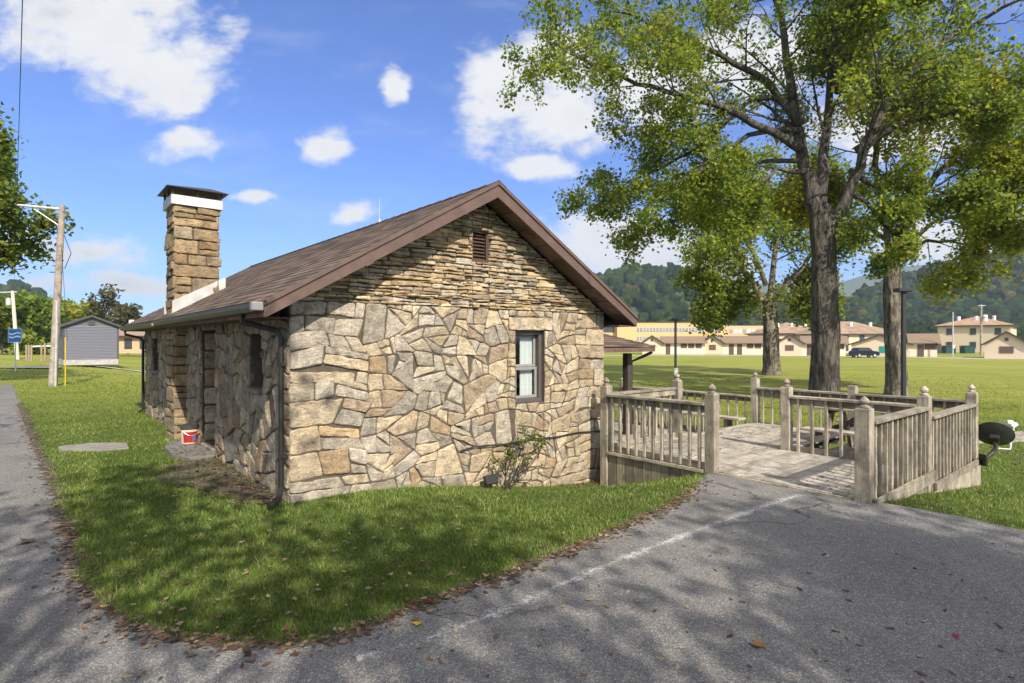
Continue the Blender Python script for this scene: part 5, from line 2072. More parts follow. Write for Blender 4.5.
def hip_building(name, label, px, d, wx, dy, h, rise, wall_m, roof_m, storeys, nwin, zb=-0.8, cat='building', rz=0.0):
    x, y = place(px, d)
    o = thing(name, label, cat, (x, y, zb), rz)
    m = MB()
    m.box((0, dy / 2, h / 2), (wx, dy, h))
    m.build('wall', wall_m, o)
    m = MB()
    e = 0.7
    a = [(-wx / 2 - e, -e), (wx / 2 + e, -e), (wx / 2 + e, dy + e), (-wx / 2 - e, dy + e)]
    in_ = min(wx, dy) / 2
    ra = (-wx / 2 + in_, dy / 2)
    rb = (wx / 2 - in_, dy / 2)
    n_ = 8
    for q in ((a[0], a[1], rb, ra), (a[2], a[3], ra, rb), (a[1], a[2], rb, rb), (a[3], a[0], ra, ra)):
        for k in range(n_):
            t0, t1 = k / n_, (k + 1) / n_
            L = lambda p, r, t: (p[0] + (r[0] - p[0]) * t, p[1] + (r[1] - p[1]) * t, h + rise * t)
            p0, p1, p2, p3 = L(q[0], q[3], t0), L(q[1], q[2], t0), L(q[1], q[2], t1), L(q[0], q[3], t1)
            for s in range(12):
                m.face([lerp3(p0, p1, s / 12), lerp3(p0, p1, (s + 1) / 12), lerp3(p3, p2, (s + 1) / 12), lerp3(p3, p2, s / 12)], None, random.uniform(0.35, 0.7))
    m.build('roof', roof_m, o)
    m = MB()
    m.box((0, dy / 2, h - 0.12), (wx + 1.3, dy + 1.3, 0.2))
    m.build('eave_trim', TRIM, o)
    for s in range(storeys):
        z = h / storeys * (s + 0.55)
        for k in range(nwin):
            xk = -wx / 2 + wx * (k + 0.5) / nwin
            m = MB()
            m.box((xk, -0.03, z), (1.1, 0.1, 1.5))
            m.build('window', DKWIN, o)
    m = MB()
    for k in range(3):
        m.tube([(-wx / 4 + wx / 4 * k, dy * 0.3, h + rise * 0.45), (-wx / 4 + wx / 4 * k, dy * 0.3, h + rise * 0.62 + 0.8)], 0.35, 8)
    m.build('roof_vent', WHITEP, o)
    return o


hip_building('barracks', 'two storey cream building with orange hipped roof on the right', 973, 132, 13.2, 22, 6.3, 2.5, CREAM, REDROOF, 2, 3, rz=R(-44))
hip_building('barracks', 'cream building with wide tan roof between the two tree trunks', 862, 128, 18, 14, 4.3, 3.0, CREAM, TANROOF, 2, 5)
hip_building('barracks', 'low cream hall with broad tan roof left of the largest trunk', 800, 140, 14, 14, 4.6, 2.9, CREAM, TANROOF, 1, 4)
hip_building('barracks', 'brown roofed building farthest back between the maples', 785, 185, 16, 12, 5.0, 2.8, TANBR, simple('brown_roof_paint', (0.22, 0.13, 0.09), 0.9), 1, 4)

# parked car across the field
x, y = place(864, 90)
car = thing('parked_car', 'dark blue car parked in front of the teal panelled cottage', 'car', (x, y, -0.78))
body = [(-2.3, 0.35), (-2.32, 0.75), (-2.2, 1.0), (-1.95, 1.08), (-1.55, 1.5), (-1.2, 1.58), (0.2, 1.58), (0.55, 1.5), (1.05, 1.08), (1.9, 0.98), (2.25, 0.82), (2.32, 0.5), (2.25, 0.32)]
m_ = MB()
m_.prism([(a, -0.88, z) for a, z in body], (0, 0, 0), (0, 1.76, 0))
m_.build('body', CARPAINT, car)
m_ = MB()
m_.prism([(-1.62, -0.895, 1.1), (-1.4, -0.895, 1.48), (0.25, -0.895, 1.5), (0.85, -0.895, 1.1)], (0, 0, 0), (0, 1.79, 0))
m_.build('side_window', DKWIN, car)
for wx in (-1.4, 1.4):
    for wy in (-0.82, 0.82):
        m_ = MB()
        m_.tube([(wx, wy - 0.11, 0.34), (wx, wy + 0.11, 0.34)], 0.34, 16)
        wh = m_.build('wheel', TYRE, car)
        m_ = MB()
        m_.tube([(wx, wy - 0.12, 0.34), (wx, wy + 0.12, 0.34)], 0.2, 12)
        m_.build('rim', GALV, wh)
for wy in (-0.6, 0.6):
    m_ = MB()
    m_.box((2.28, wy, 0.72), (0.06, 0.32, 0.14))
    m_.build('headlight', WHITEP, car)
car.scale = (0.86, 0.9, 1.0)
# dumpsters
for px, lab in ((936.5, 'green dumpster farthest left beside the two storey building'), (951, 'green dumpster between the other two'), (970, 'green dumpster nearest the pole with the transformer')):
    x, y = place(px, 115)
    dm = thing('dumpster', lab, 'dumpster', (x, y, -0.8), 0, 'green dumpsters by the two storey building')
    m_ = MB()
    m_.prism([(-1.0, 0, 0.15), (1.0, 0, 0.15), (1.05, 0, 1.55), (-1.05, 0, 1.55)], (0, 0, 0), (0, 1.4, 0))
    for k in range(5):
        m_.box((-0.8 + 0.4 * k, -0.03, 0.85), (0.07, 0.06, 1.2))
    m_.build('bin', DARKGREEN, dm)
    m_ = MB()
    m_.box((0, 0.7, 1.62), (2.14, 1.5, 0.1), Matrix.Rotation(R(6), 3, 'X'))
    m_.build('lid', BLACK, dm)


# utility and lamp poles
def lamp_post(px, d, zt, label, box=False):
    x, y = place(px, d)
    zb = float(gz_at(x, y))
    o = thing('lamp_post', label, 'lamp post', (x, y, zb), 0, 'thin black lamp posts on the field')
    m = MB()
    h = zt - zb
    m.box((0, 0, h / 2), (0.11, 0.11, h), bev=0.01)
    m.lathe([(0.16, 0), (0.16, 0.03), (0.09, 0.05)], (0, 0, 0), 10)
    m.build('pole', BLACK, o)
    m = MB()
    m.box((-0.02, 0, h + 0.05), (0.44, 0.3, 0.12), bev=0.02)
    m.build('lamp_head', BLACK, o)
    if box:
        m = MB()
        m.box((0, -0.1, 0.98), (0.2, 0.1, 0.4), bev=0.02)
        m.build('switch_box', GALV, o)
    return o


lamp_post(903.5, 17.5, 3.28, 'black lamp post with flat head before the slimmer maple')
lamp_post(675.5, 30, 2.85, 'thin black lamp post with grey box beyond the deck corner post', True)

m_ = None
xp, yp = place(52.5, 22.2)
up = thing('utility_pole', 'tall weathered wooden pole with a lamp arm, leaning right', 'utility pole', (xp, yp, 0))
topp = Vector((0.38, 0, 7.05))
m_ = MB()
m_.tube([(0, 0, -0.2), (topp.x * 0.5, 0, 3.5), topp], [0.15, 0.125, 0.1], 12)
m_.build('pole', POLEW, up)
m_ = MB()
m_.tube([(topp.x, 0, 6.9), (-1.0, -0.5, 6.95), (-2.6, -1.0, 7.0)], 0.05, 8)
m_.tube([(topp.x - 0.03, 0, 6.2), (-0.55, -0.3, 6.9)], 0.02, 6)
arm = m_.build('lamp_arm', GALV, up)
m_ = MB()
m_.lathe([(0.02, 0.16), (0.1, 0.14), (0.22, 0.04), (0.2, -0.03), (0.1, -0.08)], (-2.75, -1.05, 6.96), 12, sx=1.5)
m_.build('lamp_head', GALV, arm)
m_ = MB()
m_.tube([(0.19, -0.1, -0.1), (0.24, -0.1, 2.2), (0.25, -0.1, 3.3)], 0.045, 8)
m_.build('conduit', GALV, up)
m_ = MB()
m_.tube([(0.42, 0.1, -0.1), (0.42, 0.1, 1.9)], 0.022, 6)
m_.build('guy_guard', YELLOWP, up)
m_ = MB()
for z, l in ((4.9, 0.45), (4.45, 0.35), (4.7, 0.25)):
    m_.beam((topp.x * z / 7 - l, 0, z), (topp.x * z / 7 + l * 0.4, 0, z), 0.03, 0.03)
m_.build('bracket', DARKMET, up)
m_ = MB()
m_.tube([(0.62, -0.05, 1.8), (0.36, -0.05, 6.0)], 0.008, 5)
m_.tube([(topp.x * 0.9, 0.1, 6.0), (0.65, 0.1, 5.2), (0.4, 0.1, 4.6)], 0.014, 5)
m_.build('guy_wire', DARKMET, up)
# white far pole with transformer
x, y = place(16, 58)
p2 = thing('utility_pole', 'pale far utility pole with grey transformer behind the blue sign', 'utility pole', (x, y, 0))
m_ = MB()
m_.tube([(0.15, 0, -0.2), (-0.35, 0, 6.9)], [0.19, 0.14], 10)
m_.build('pole', simple('pale_pole', (0.55, 0.50, 0.43), 0.9), p2)
m_ = MB()
m_.lathe([(0.1, 0), (0.22, 0.03), (0.22, 0.7), (0.08, 0.78)], (-0.55, -0.25, 5.4), 12)
m_.build('transformer', GALV, p2)
m_ = MB()
m_.beam((-1.8, 0, 6.75), (0.1, 0, 6.8), 0.1, 0.12)
m_.build('crossarm', GALV, p2)
# right hand poles
x, y = place(981, 104)
p3 = thing('utility_pole', 'dark utility pole with white transformer before the two storey building', 'utility pole', (x, y, -0.8))
m_ = MB()
m_.tube([(0, 0, 0), (0.05, 0, 9.3)], [0.2, 0.14], 10)
m_.tube([(0.45, 0.4, 0), (0.3, 0.3, 5.2)], [0.16, 0.12], 10)
m_.build('pole', POLEW, p3)
m_ = MB()
m_.lathe([(0.1, 0), (0.38, 0.05), (0.38, 1.05), (0.2, 1.2)], (0.5, -0.3, 6.2), 12)
m_.build('transformer', WHITEP, p3)
m_ = MB()
m_.beam((-0.5, -0.1, 9.1), (0.7, -0.1, 9.1), 0.1, 0.12)
m_.build('crossarm', GALV, p3)
x, y = place(953, 92)
p4 = thing('utility_pole', 'slim grey pole with small box left of the transformer pole', 'utility pole', (x, y, -0.8))
m_ = MB()
m_.tube([(0, 0, 0), (0.0, 0, 7.3)], [0.11, 0.07], 8)
m_.build('pole', GALV, p4)
m_ = MB()
m_.box((0, -0.15, 1.7), (0.35, 0.15, 0.5))
m_.build('meter_box', WHITEP, p4)


def wire(pts, r, label, sag=0.5):
    a, b = Vector(pts[0]), Vector(pts[1])
    m = MB()
    m.tube([a.lerp(b, k / 24) - Vector((0, 0, sag * 4 * (k / 24) * (1 - k / 24))) for k in range(25)], r, 5)
    return tag(m.build('overhead_wire', BLACK), label, 'wire')


wire([(*place(14, 58), 6.9), (-7.0, 8.2, 8.2)], 0.009, 'thin overhead wire crossing the sky at upper left', 0.3)
wire([(*place(981, 104), 6.2), (*place(1120, 85), 6.0)], 0.04, 'overhead wire running right from the transformer pole', 0.5)

# blue sign
x, y = place(15, 33.5)
sg_ = thing('road_sign', 'blue rectangular road sign with white waves on a thin post', 'sign', (x, y, 0), R(-6))
m_ = MB()
m_.tube([(0, 0.03, 0), (0, 0.03, 2.4)], 0.035, 8)
m_.build('post', GALV, sg_)
m_ = MB()
m_.box((0, 0, 2.1), (0.9, 0.02, 0.82))
brd = m_.build('sign_board', SIGNBLUE, sg_)
m_ = MB()
for z, hh in ((2.49, 0.03), (1.71, 0.03)):
    m_.box((0, -0.0125, z), (0.88, 0.004, hh))
for x_ in (-0.43, 0.43):
    m_.box((x_, -0.0125, 2.1), (0.025, 0.004, 0.72))
for z0, am in ((2.22, 0.05), (2.02, 0.04)):
    for k in range(14):
        a, b = -0.38 + 0.76 * k / 14, -0.38 + 0.76 * (k + 1) / 14
        fz = lambda q: z0 + am * math.sin(q * 9)
        m_.face([(a, -0.0135, fz(a) - 0.045), (b, -0.0135, fz(b) - 0.045), (b, -0.0135, fz(b) + 0.04), (a, -0.0135, fz(a) + 0.04)])
m_.build('sign_graphic', simple('sign_white', (0.55, 0.68, 0.85), 0.4), brd)
# shed
x, y = place(91.5, 43.5)
shd = thing('garden_shed', 'grey sided garage shed with black gable roof and pale foundation', 'shed', (x, y, 0), R(42))
wf, hw, rs, dp = 3.35, 2.9, 0.72, 6.5
m_ = MB()
m_.box((0, dp / 2, 0.18), (wf + 0.02, dp, 0.42))
m_.build('foundation', CONCRETE, shd)
m_ = MB()
m_.prism([(-wf / 2, 0.02, 0.39), (wf / 2, 0.02, 0.39), (wf / 2, 0.02, hw), (0, 0.02, hw + rs - 0.02), (-wf / 2, 0.02, hw)], (0, 0, 0), (0, dp - 0.04, 0))
nb = 22
for k in range(nb):
    z0 = 0.4 + (hw - 0.35) * k / nb
    m_.prism([(-wf / 2 + 0.06, 0.018, z0), (-wf / 2 + 0.06, -0.03, z0), (-wf / 2 + 0.06, 0.012, z0 + (hw - 0.35) / nb)], (0, 0, 0), (wf - 0.12, 0, 0))
m_.build('siding', GREYSID, shd)
m_ = MB()
for sx in (-1, 1):
    e = sx * (wf / 2 + 0.25)
    s = rs / (wf / 2)
    m_.prism([(0, -0.25, hw + rs), (e, -0.25, hw - 0.25 * s), (e, -0.25, hw - 0.25 * s + 0.16), (0, -0.25, hw + rs + 0.16)], (0, 0, 0), (0, dp + 0.5, 0))
m_.build('roof', SHEDROOF, shd)
m_ = MB()
m_.box((-wf / 2 - 0.0, -0.0, 1.6), (0.12, 0.06, 2.4))
m_.box((wf / 2 - 0.0, -0.0, 1.6), (0.12, 0.06, 2.4))
m_.build('corner_trim', SHEDROOF, shd)
m_ = MB()
m_.box((0.0, -0.02, hw + 0.28), (0.42, 0.06, 0.34))
m_.build('vent', SHEDROOF, shd)
# brown roofed house behind
x, y = place(136, 84)
bh = hip_building('brick_house', 'low brick house with brown roof past the cottage corner', 136, 84, 9, 8, 2.6, 2.6, TANBR, simple('brown_house_roof', (0.23, 0.16, 0.13), 0.9), 1, 4, 0.0, 'house')
# wooden fence posts and rail across the road
fp = thing('post_fence', 'row of pale wooden posts with a white rail across the road', 'fence', (*place(36, 52), 0))
for px in (26.5, 29, 31.5, 41.5, 45):
    m_ = MB()
    xx = (px - 36) / FPX * 52
    m_.tube([(xx, 0, -0.1), (xx, 0, 1.45 if px != 45 else 1.6)], 0.075, 8)
    m_.build('post', simple('pale_post', (0.30, 0.23, 0.16), 0.9) if 'pale_post' not in MATS else MATS['pale_post'], fp)
m_ = MB()
m_.beam((-0.5, 0.1, 1.3), (1.4, 0.1, 1.35), 0.06, 0.12)
m_.build('rail', WHITEP, fp)

# ------------------------------------------------------------------ small things by the house
# bucket
bx, by = XY(-0.15, 4.45)
m_ = MB()
bk_o = thing('bucket', 'red and white plastic bucket with dark lid on the doorstep', 'bucket', (bx, by, 0.062), PHI)
m_.lathe([(0.115, 0), (0.13, 0.27), (0.13, 0.28)], (0, 0, 0), 24)
m_.build('pail', CREAM, bk_o)
m_ = MB()
ra0 = 2.2
for k in range(14):
    a0, a1 = -2.55 + 2.5 * k / 14, -2.55 + 2.5 * (k + 1) / 14
    r0, r1 = 0.1165 + 0.0015, 0.1262 + 0.0015
    m_.face([(r0 * math.cos(a0), r0 * math.sin(a0), 0.02), (r0 * math.cos(a1), r0 * math.sin(a1), 0.02), (r1 * math.cos(a1), r1 * math.sin(a1), 0.195), (r1 * math.cos(a0), r1 * math.sin(a0), 0.195)])
lab_o = m_.build('label', RED, bk_o)
m_ = MB()
for (ac, wd_, z0, z1) in ((-1.25, 0.22, 0.09, 0.15), (-1.2, 0.1, 0.05, 0.15), (-1.35, 0.08, 0.04, 0.08), (-1.05, 0.08, 0.04, 0.08)):
    a0, a1 = ac - wd_, ac + wd_
    r = 0.1255
    m_.face([(r * math.cos(a0), r * math.sin(a0), z0), (r * math.cos(a1), r * math.sin(a1), z0), (r * math.cos(a1) * 1.02, r * math.sin(a1) * 1.02, z1), (r * math.cos(a0) * 1.02, r * math.sin(a0) * 1.02, z1)])
m_.build('emblem', BLUEMARK, lab_o)
m_ = MB()
m_.lathe([(0.134, 0.235), (0.138, 0.24), (0.138, 0.30), (0.12, 0.305)], (0, 0, 0), 24)
m_.build('lid', LIDGREY, bk_o)
m_ = MB()
m_.tube([(0.137 * math.cos(a), 0.137 * math.sin(a), 0.22 - 0.09 * math.sin(math.pi * k / 10)) for k, a in enumerate(np.linspace(-2.6, -0.2, 11))], 0.004, 5)
m_.build('handle', GALV, bk_o)


def slab(name, label, pts, z0, th, m):
    mb = MB()
    n = len(pts)
    top = [Vector((x, y, z0 + th)) for x, y in pts]
    c = sum(top, Vector()) / n
    inn = [c + (p - c) * 0.985 for p in top]
    rim = [Vector((p.x, p.y, z0 + th - 0.012)) for p in top]
    bot = [Vector((p.x, p.y, z0 - 0.08)) for p in top]
    mb.face(inn)
    for a, b in ((inn, rim), (rim, bot)):
        for i in range(n):
            j = (i + 1) % n
            mb.face([b[i], b[j], a[j], a[i]])
    return tag(mb.build(name, m), label, 'slab')


slab('stepping_slab', 'flat pale stone slab set in grass between road and doorstep', [on_ground(58, 447), on_ground(60, 450.5), on_ground(100, 451.5), on_ground(129, 448.5), on_ground(127, 443), on_ground(90, 443.5)], 0.0, 0.022, simple('weathered_slab', (0.21, 0.20, 0.18), 0.95, var=0.4, scale=6, bmp=0.6))
slab('doorstep_slab', 'low grey stone slab in front of the side door under the bucket', [XY(-0.06, 3.1), XY(-0.06, 4.95), XY(-0.36, 4.9), XY(-0.52, 4.4), XY(-0.55, 3.6), XY(-0.4, 3.1)], 0.0, 0.06, SLATE)
# flood light by the wall
fx, fy_ = XY(2.6, -0.18)
fz_ = float(gz_at(fx, fy_))
fl_o = thing('flood_light', 'small black flood light on the grass under the gable window', 'light', (fx, fy_, fz_), PHI)
m_ = MB()
m_.box((0, 0, 0.12), (0.2, 0.07, 0.13), Matrix.Rotation(R(-25), 3, 'X'), bev=0.01)
m_.build('housing', BLACK, fl_o)
m_ = MB()
m_.tube([(0, 0, 0.08), (0, 0.01, -0.1)], 0.015, 6)
m_.build('stake', BLACK, fl_o)
# sprawling shrub
sx_, sy_ = XY(2.78, -0.26)
sz_ = float(gz_at(sx_, sy_))
rngS = random.Random(77)
shr = thing('shrub', 'spindly leafy shrub with bare stems against the gable wall', 'shrub', (sx_, sy_, sz_), PHI)
chains, tips = [], []
for d_, L_ in (((0.35, 0, 1.0), 0.75), ((0.75, 0, 0.7), 0.7), ((0.1, 0, 1), 0.5), ((0.55, -0.1, 0.9), 0.75)):
    limb(rngS, chains, tips, (0, 0, -0.03), d_, L_, 0.013, 1, 3, 0.05, 0.14, (3, 3, 2), (0.4, 0.9))
m_ = MB()
for pts, rr, lvl in chains:
    pts = [Vector((p.x, min(p.y, 0.16), p.z)) for p in pts]
    m_.tube(pts, [max(0.002, r) for r in rr], 5, False)
m_.build('stem', BARK1, shr)
tips2 = [[Vector((p.x, min(p.y, 0.14), p.z)) for p in q] for q in tips if q[-1].z > 0.33]
V, F, c = leaves(rngS, tips2, 22, (0.025, 0.055), 0.03, [(0.08, 0.14, 0.02), (0.14, 0.19, 0.03), (0.20, 0.2, 0.04)])
np_mesh('foliage', V, F, c, LEAF, shr)

# satellite dish
dx, dy, dz = 7.87, 9.3, 0.20
dsh = thing('satellite_dish', 'dark grey satellite dish on an arm at the deck corner', 'satellite dish', (7.45, 9.05, -0.35))
nrm = Vector((0.51, 0.57, 0.64)).normalized()
qd = nrm.to_track_quat('Z', 'Y').to_matrix()
cen = Vector((dx - 7.45, dy - 9.05, dz + 0.35))
m_ = MB()
rings = []
for r_ in (0.0001, 0.09, 0.16, 0.22, 0.26, 0.275):
    rings.append([cen + qd @ Vector((r_ * math.cos(a) * 0.94, r_ * math.sin(a), 0.9 * r_ * r_)) for a in np.linspace(0, 2 * math.pi, 32, endpoint=False)])
for off in (0.0, -0.012):
    for i in range(len(rings) - 1):
        for k in range(32):
            k2 = (k + 1) % 32
            q = [rings[i][k], rings[i][k2], rings[i + 1][k2], rings[i + 1][k]]
            m_.face([p + nrm * off for p in (q if off == 0 else q[::-1])])
for k in range(32):
    k2 = (k + 1) % 32
    m_.face([rings[-1][k], rings[-1][k2], rings[-1][k2] - nrm * 0.012, rings[-1][k] - nrm * 0.012])
m_.build('reflector', DISHM, dsh, smooth=False)
m_ = MB()
bk_p = cen - nrm * 0.06
m_.box(bk_p, (0.13, 0.16, 0.09), qd, bev=0.01)
m_.tube([bk_p, bk_p + Vector((0.0, -0.03, -0.14)), Vector((0.16, -0.02, 0.34)), Vector((0.02, -0.02, 0.22))], 0.03, 8)
m_.box((0.03, 0.0, 0.22), (0.03, 0.14, 0.18))
m_.build('mount', DARKMET, dsh)
m_ = MB()
lnb = cen + Vector((0.54, 0.26, 0.12))
m_.tube([cen - nrm * 0.05 + Vector((0.02, -0.04, -0.15)), cen + Vector((0.2, -0.06, -0.20)), lnb + Vector((0, 0, -0.03))], 0.016, 8)
m_.build('feed_arm', GALV, dsh)
m_ = MB()
m_.tube([lnb + Vector((-0.03, 0, 0.0)), lnb + Vector((0.05, 0, 0.05))], 0.035, 10)
m_.tube([lnb + Vector((-0.09, 0.02, 0.07)), lnb + Vector((-0.01, 0.02, 0.07))], [0.03, 0.04], 10)
m_.build('receiver', WHITEP, dsh)

# ------------------------------------------------------------------ grass, leaves
def inside(poly, x, y):
    c = np.zeros(len(x), bool)
    n = len(poly)
    for i in range(n):
        x0, y0 = poly[i]
        x1, y1 = poly[(i + 1) % n]
        if y0 == y1:
            continue
        k = ((y0 > y) != (y1 > y)) & (x < (x1 - x0) * (y - y0) / (y1 - y0) + x0)
        c ^= k
    return c


SOILP = [XY(-0.0, 0.1), XY(-0.0, 3.2), XY(-0.6, 3.0), XY(-0.75, 2.0), XY(-0.45, 0.9), XY(-0.25, 0.1)]


def grassy(x, y):
    u, v = UV2(x, y)
    ok = ~inside(asph_poly, x, y)
    ok &= ~((u > -0.03) & (u < W + 0.1) & (v > -0.03) & (v < LEN))
    a, b = (x - A0[0]) * GV[0] + (y - A0[1]) * GV[1], (x - A0[0]) * SV[0] + (y - A0[1]) * SV[1]
    ok &= ~((a > -0.05) & (a < 4.95) & (b > -1.9) & (b < 5.45) & ~((a > -0.05) & (a < 1.9) & (b > 1.9)))
    ok &= ~inside([XY(-0.06, 3.1), XY(-0.06, 4.95), XY(-0.36, 4.9), XY(-0.52, 4.4), XY(-0.55, 3.6), XY(-0.4, 3.1)], x, y)
    ok &= ~inside([on_ground(58, 447), on_ground(60, 450.5), on_ground(100, 451.5), on_ground(129, 448.5), on_ground(127, 443), on_ground(90, 443.5)], x, y)
    return ok


def scatter(n, pxr=(-240, 1264), pyr=(356, 760), p=1.0):
    px = NPR.uniform(*pxr, n)
    py = pyr[0] + (pyr[1] - pyr[0]) * NPR.random(n) ** p
    d = CAMZ * FPX / (py - HY)
    x = (px - CX) / FPX * d
    z = gz_at(x, d)
    for _ in range(3):
        d = (CAMZ - z) * FPX / (py - HY)
        x = (px - CX) / FPX * d
        z = gz_at(x, d)
    return x, d, z


x, y, z = scatter(900000, p=1.25)
k = grassy(x, y) & (y > 1.4) & (y < 20 + 26 * NPR.random(len(x)) ** 1.5)
insoil = inside(SOILP, x, y)
k &= ~(insoil & (NPR.random(len(x)) < 0.6))
# thin and bare patches near walls
x, y, z = x[k], y[k], z[k]
n = len(x)
patch = np.sin(x * 1.7 + 0.4) * np.sin(y * 1.3 + 2) + 0.6 * np.sin(x * 4.1 + y * 3.3) + 0.4 * np.sin(x * 9 - y * 7)
ht = NPR.uniform(0.018, 0.047, n) * (1 + 0.2 * patch)
ht *= np.clip(1.0 + (y - 6) * 0.012, 1, 1.4)
wd_ = (0.0016 + 0.00065 * y) * NPR.uniform(0.7, 1.4, n)
az = NPR.uniform(0, 2 * math.pi, n)
lean = NPR.uniform(0.1, 0.9, n) * ht
la = NPR.uniform(0, 2 * math.pi, n)
P = np.stack([x, y, z - 0.004], 1)
sd_ = np.stack([np.cos(az), np.sin(az), np.zeros(n)], 1) * wd_[:, None]
tip = P + np.stack([np.cos(la) * lean, np.sin(la) * lean, ht], 1)
V = np.stack([P - sd_, P + sd_, tip], 1).reshape(-1, 3)
pal = np.array([(0.090, 0.150, 0.020), (0.115, 0.18, 0.022), (0.15, 0.205, 0.028), (0.075, 0.125, 0.018), (0.20, 0.215, 0.045), (0.26, 0.225, 0.095)])
w_ = np.clip(np.stack([0.28 + 0 * patch, 0.26 + 0 * patch, 0.18 + 0.05 * patch, 0.16 - 0.05 * patch, 0.08 + 0.02 * patch, 0.05 + 0 * patch], 1), 0.01, 1)
cum = np.cumsum(w_ / w_.sum(1)[:, None], 1)
pick = (NPR.random(n)[:, None] > cum).sum(1).clip(0, 5)
gcol = pal[pick] * (1 + 0.14 * patch + 0.1 * np.sin(x * 2.3 - y * 2.9))[:, None].clip(0.55, 1.5) * np.array([1.12, 1.05, 1.6]) * NPR.uniform(0.75, 1.3, (n, 1))
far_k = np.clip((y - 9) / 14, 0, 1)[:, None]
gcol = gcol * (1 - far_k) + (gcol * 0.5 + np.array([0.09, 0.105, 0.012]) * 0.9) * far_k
tag(np_mesh('grass', V, np.arange(n * 3).reshape(n, 3), gcol, GRASSB), kind='stuff')

# leaf shape: a curled six point outline
LEAFPAL = np.array([(0.16, 0.10, 0.055), (0.22, 0.145, 0.085), (0.10, 0.06, 0.035), (0.28, 0.20, 0.125), (0.30, 0.225, 0.15), (0.19, 0.085, 0.05), (0.07, 0.045, 0.03)])


def leaf_verts(g, s):
    a = np.linspace(0, 2 * np.pi, 10, endpoint=False)
    r = s * (0.5 + g.uniform(0.0, 0.24) * np.where(np.arange(10) % 2 == 0, 1, -0.6)) * g.uniform(0.6, 1.3, 10)
    v = np.stack([r * np.cos(a), r * np.sin(a) * g.uniform(0.45, 0.85), np.zeros(10)], 1)
    v[:, 2] = (v[:, 0] ** 2 * g.uniform(-1, 5) + v[:, 1] ** 2 * g.uniform(0, 7)) + g.uniform(0, 0.05 * s, 10)
    c, s_ = math.cos(g.uniform(0, 6.28)), math.sin(g.uniform(0, 6.28))
    th = g.uniform(0, 6.28)
    c, s_ = math.cos(th), math.sin(th)
    return np.stack([v[:, 0] * c - v[:, 1] * s_, v[:, 0] * s_ + v[:, 1] * c, v[:, 2] - v[:, 2].min() + 0.004], 1)


def litter(name, pts, size, lift=0.0, pal=LEAFPAL):
    VV, CC = [], []
    for (px_, py_, pz_) in pts:
        s = NPR.uniform(*size)
        v = leaf_verts(NPR, s)
        tl = NPR.normal(0, 0.25, 2)
        v[:, 2] += np.abs(v[:, 0] * tl[0] + v[:, 1] * tl[1])
        VV.append(v + np.array([px_, py_, pz_ + lift]))
        CC.append(pal[NPR.integers(len(pal))] * NPR.uniform(0.6, 1.25))
    VV = np.concatenate(VV)
    return tag(np_mesh(name, VV, np.arange(len(VV)).reshape(-1, 10), np.array(CC), DRYLEAF), kind='stuff')


lpts = []
edge = ISLE[1:]
for i in range(len(edge) - 1):   # drifts of leaves along the lawn edge
    a, b = np.array(edge[i]), np.array(edge[i + 1])
    L = np.linalg.norm(b - a)
    nn = np.array([-(b - a)[1], (b - a)[0]]) / L
    dens = 75 if i > 2 else 22
    for _ in range(int(L * dens * 2.2)):
        q = a + (b - a) * NPR.random() + nn * (-abs(NPR.normal(0, 0.1)) + 0.06 if i > 0 else NPR.normal(0, 0.1))
        q = q + nn * (0.0)
        lpts.append((q[0], q[1], float(gz_at(*q)) + 0.008))
x, y, z = scatter(5200, (-60, 1080), (400, 690), 1.3)
k = grassy(x, y)
dens = np.clip(0.75 - 0.12 * (y - 3), 0.12, 0.8)
u_, v_ = UV2(x, y)
dens = np.where((u_ < 0) & (v_ < 4), dens + 0.15, dens)
k &= NPR.random(len(x)) < dens * 0.5
lpts += [(a, b, c + 0.03) for a, b, c in zip(x[k], y[k], z[k])]
for _ in range(120):
    q = XY(-random.uniform(0.03, 0.6), random.uniform(3.1, 4.9))
    lpts.append((*q, 0.064))
for _ in range(600):             # by the side wall and in the corner under the shrub
    q = XY(-abs(random.gauss(0.1, 0.3)) - 0.05, random.uniform(0.1, 3.2))
    lpts.append((*q, 0.02))
for _ in range(160):
    q = XY(random.uniform(4.0, 5.0), -random.uniform(0.03, 0.45))
    lpts.append((*q, float(gz_at(*q)) + 0.01))
for _ in range(900):             # leaf bed right of the deck
    px_, d_ = random.uniform(940, 1150), random.uniform(10.6, 13.6)
    xx, yy = place(px_, d_)
    lpts.append((xx, yy, float(gz_at(xx, yy)) + 0.02))
for _ in range(520):             # on the deck boards
    r_ = random.random()
    a, b, zz = ((random.uniform(0.3, 4.6), random.uniform(0.2, 1.8), Z1) if r_ < 0.45 else (random.uniform(2.4, 4.7), random.uniform(-1.7, 0), Z2) if r_ < 0.8 else (random.uniform(0.1, 2.1), random.uniform(-1.7, -1.0), Z1))
    lpts.append((A0[0] + GV[0] * a + SV[0] * b, A0[1] + GV[1] * a + SV[1] * b, zz + 0.004))
litter('leaf_litter', lpts, (0.014, 0.056))

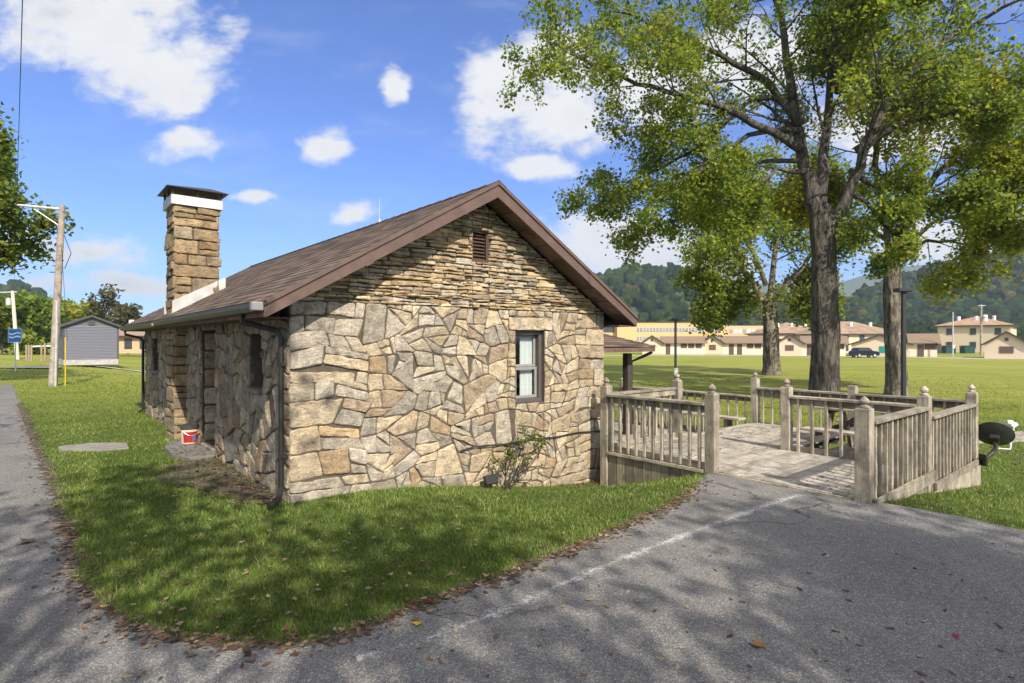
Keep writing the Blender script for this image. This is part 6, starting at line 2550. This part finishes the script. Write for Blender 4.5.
# single leaves lying on the asphalt
x, y, z = scatter(420, (0, 1024), (478, 683), 0.75)
k = inside(asph_poly, x, y)
x, y = x[k][:150], y[k][:150]
KIND = [('dry brown fallen leaf lying flat on the grey asphalt', (0.14, 0.08, 0.045)), ('pale tan fallen leaf lying on the grey asphalt', (0.33, 0.24, 0.15)),
        ('dark brown crumpled fallen leaf on the grey asphalt', (0.075, 0.042, 0.025))]
protos = []
for lab, cc in KIND:
    v = leaf_verts(NPR, 1.0)
    v[:, 2] = v[:, 2] * 0.12
    me_o = np_mesh('fallen_leaf', v, np.arange(10).reshape(1, 10), np.array([cc]), DRYLEAF)
    tag(me_o, lab, 'leaf', 'fallen leaves on the asphalt: ' + lab.split(' fallen')[0].split(' crumpled')[0])
    protos.append(me_o)
for i, (a, b) in enumerate(zip(x, y)):
    j = random.choice([0, 0, 1, 2])
    o = protos[j] if i < 0 else protos[j].copy()
    COL.objects.link(o)
    s = random.uniform(0.02, 0.06)
    o.scale = (s, s * random.uniform(0.6, 1), s)
    o.location = (float(a), float(b), 0.009)
    o.rotation_euler = (random.gauss(0, 0.12), random.gauss(0, 0.12), random.uniform(0, 6.28))
for i, o in enumerate(protos):
    q = on_ground((250, 590, 800)[i], (662, 600, 590)[i])
    o.location = (q[0], q[1], 0.01)
    o.scale = (0.07, 0.06, 0.07)
yl_ = leaf_verts(NPR, 1.0)
yl_[:, 2] *= 0.12
for (px, py, s, lab, cc) in ((418, 625, 0.075, 'bright yellow fallen leaf between lawn edge and painted line', (0.55, 0.38, 0.03)),
                             (758, 646, 0.11, 'large orange brown leaf on asphalt at lower right', (0.30, 0.15, 0.05)),
                             (955, 637, 0.05, 'small crimson leaf on asphalt at far lower right', (0.30, 0.01, 0.04)),
                             (430, 603, 0.09, 'red fallen leaf against the lawn edge by the painted line', (0.25, 0.02, 0.02)),
                             (28, 543, 0.16, 'large curled brown leaf on the left road', (0.13, 0.075, 0.04))):
    o = np_mesh('fallen_leaf', yl_, np.arange(10).reshape(1, 10), np.array([cc]), DRYLEAF)
    tag(o, lab, 'leaf')
    q = on_ground(px, py)
    o.location = (q[0], q[1], 0.012)
    o.scale = (s, s * 0.8, s)
    o.rotation_euler = (0.1, 0.05, px)
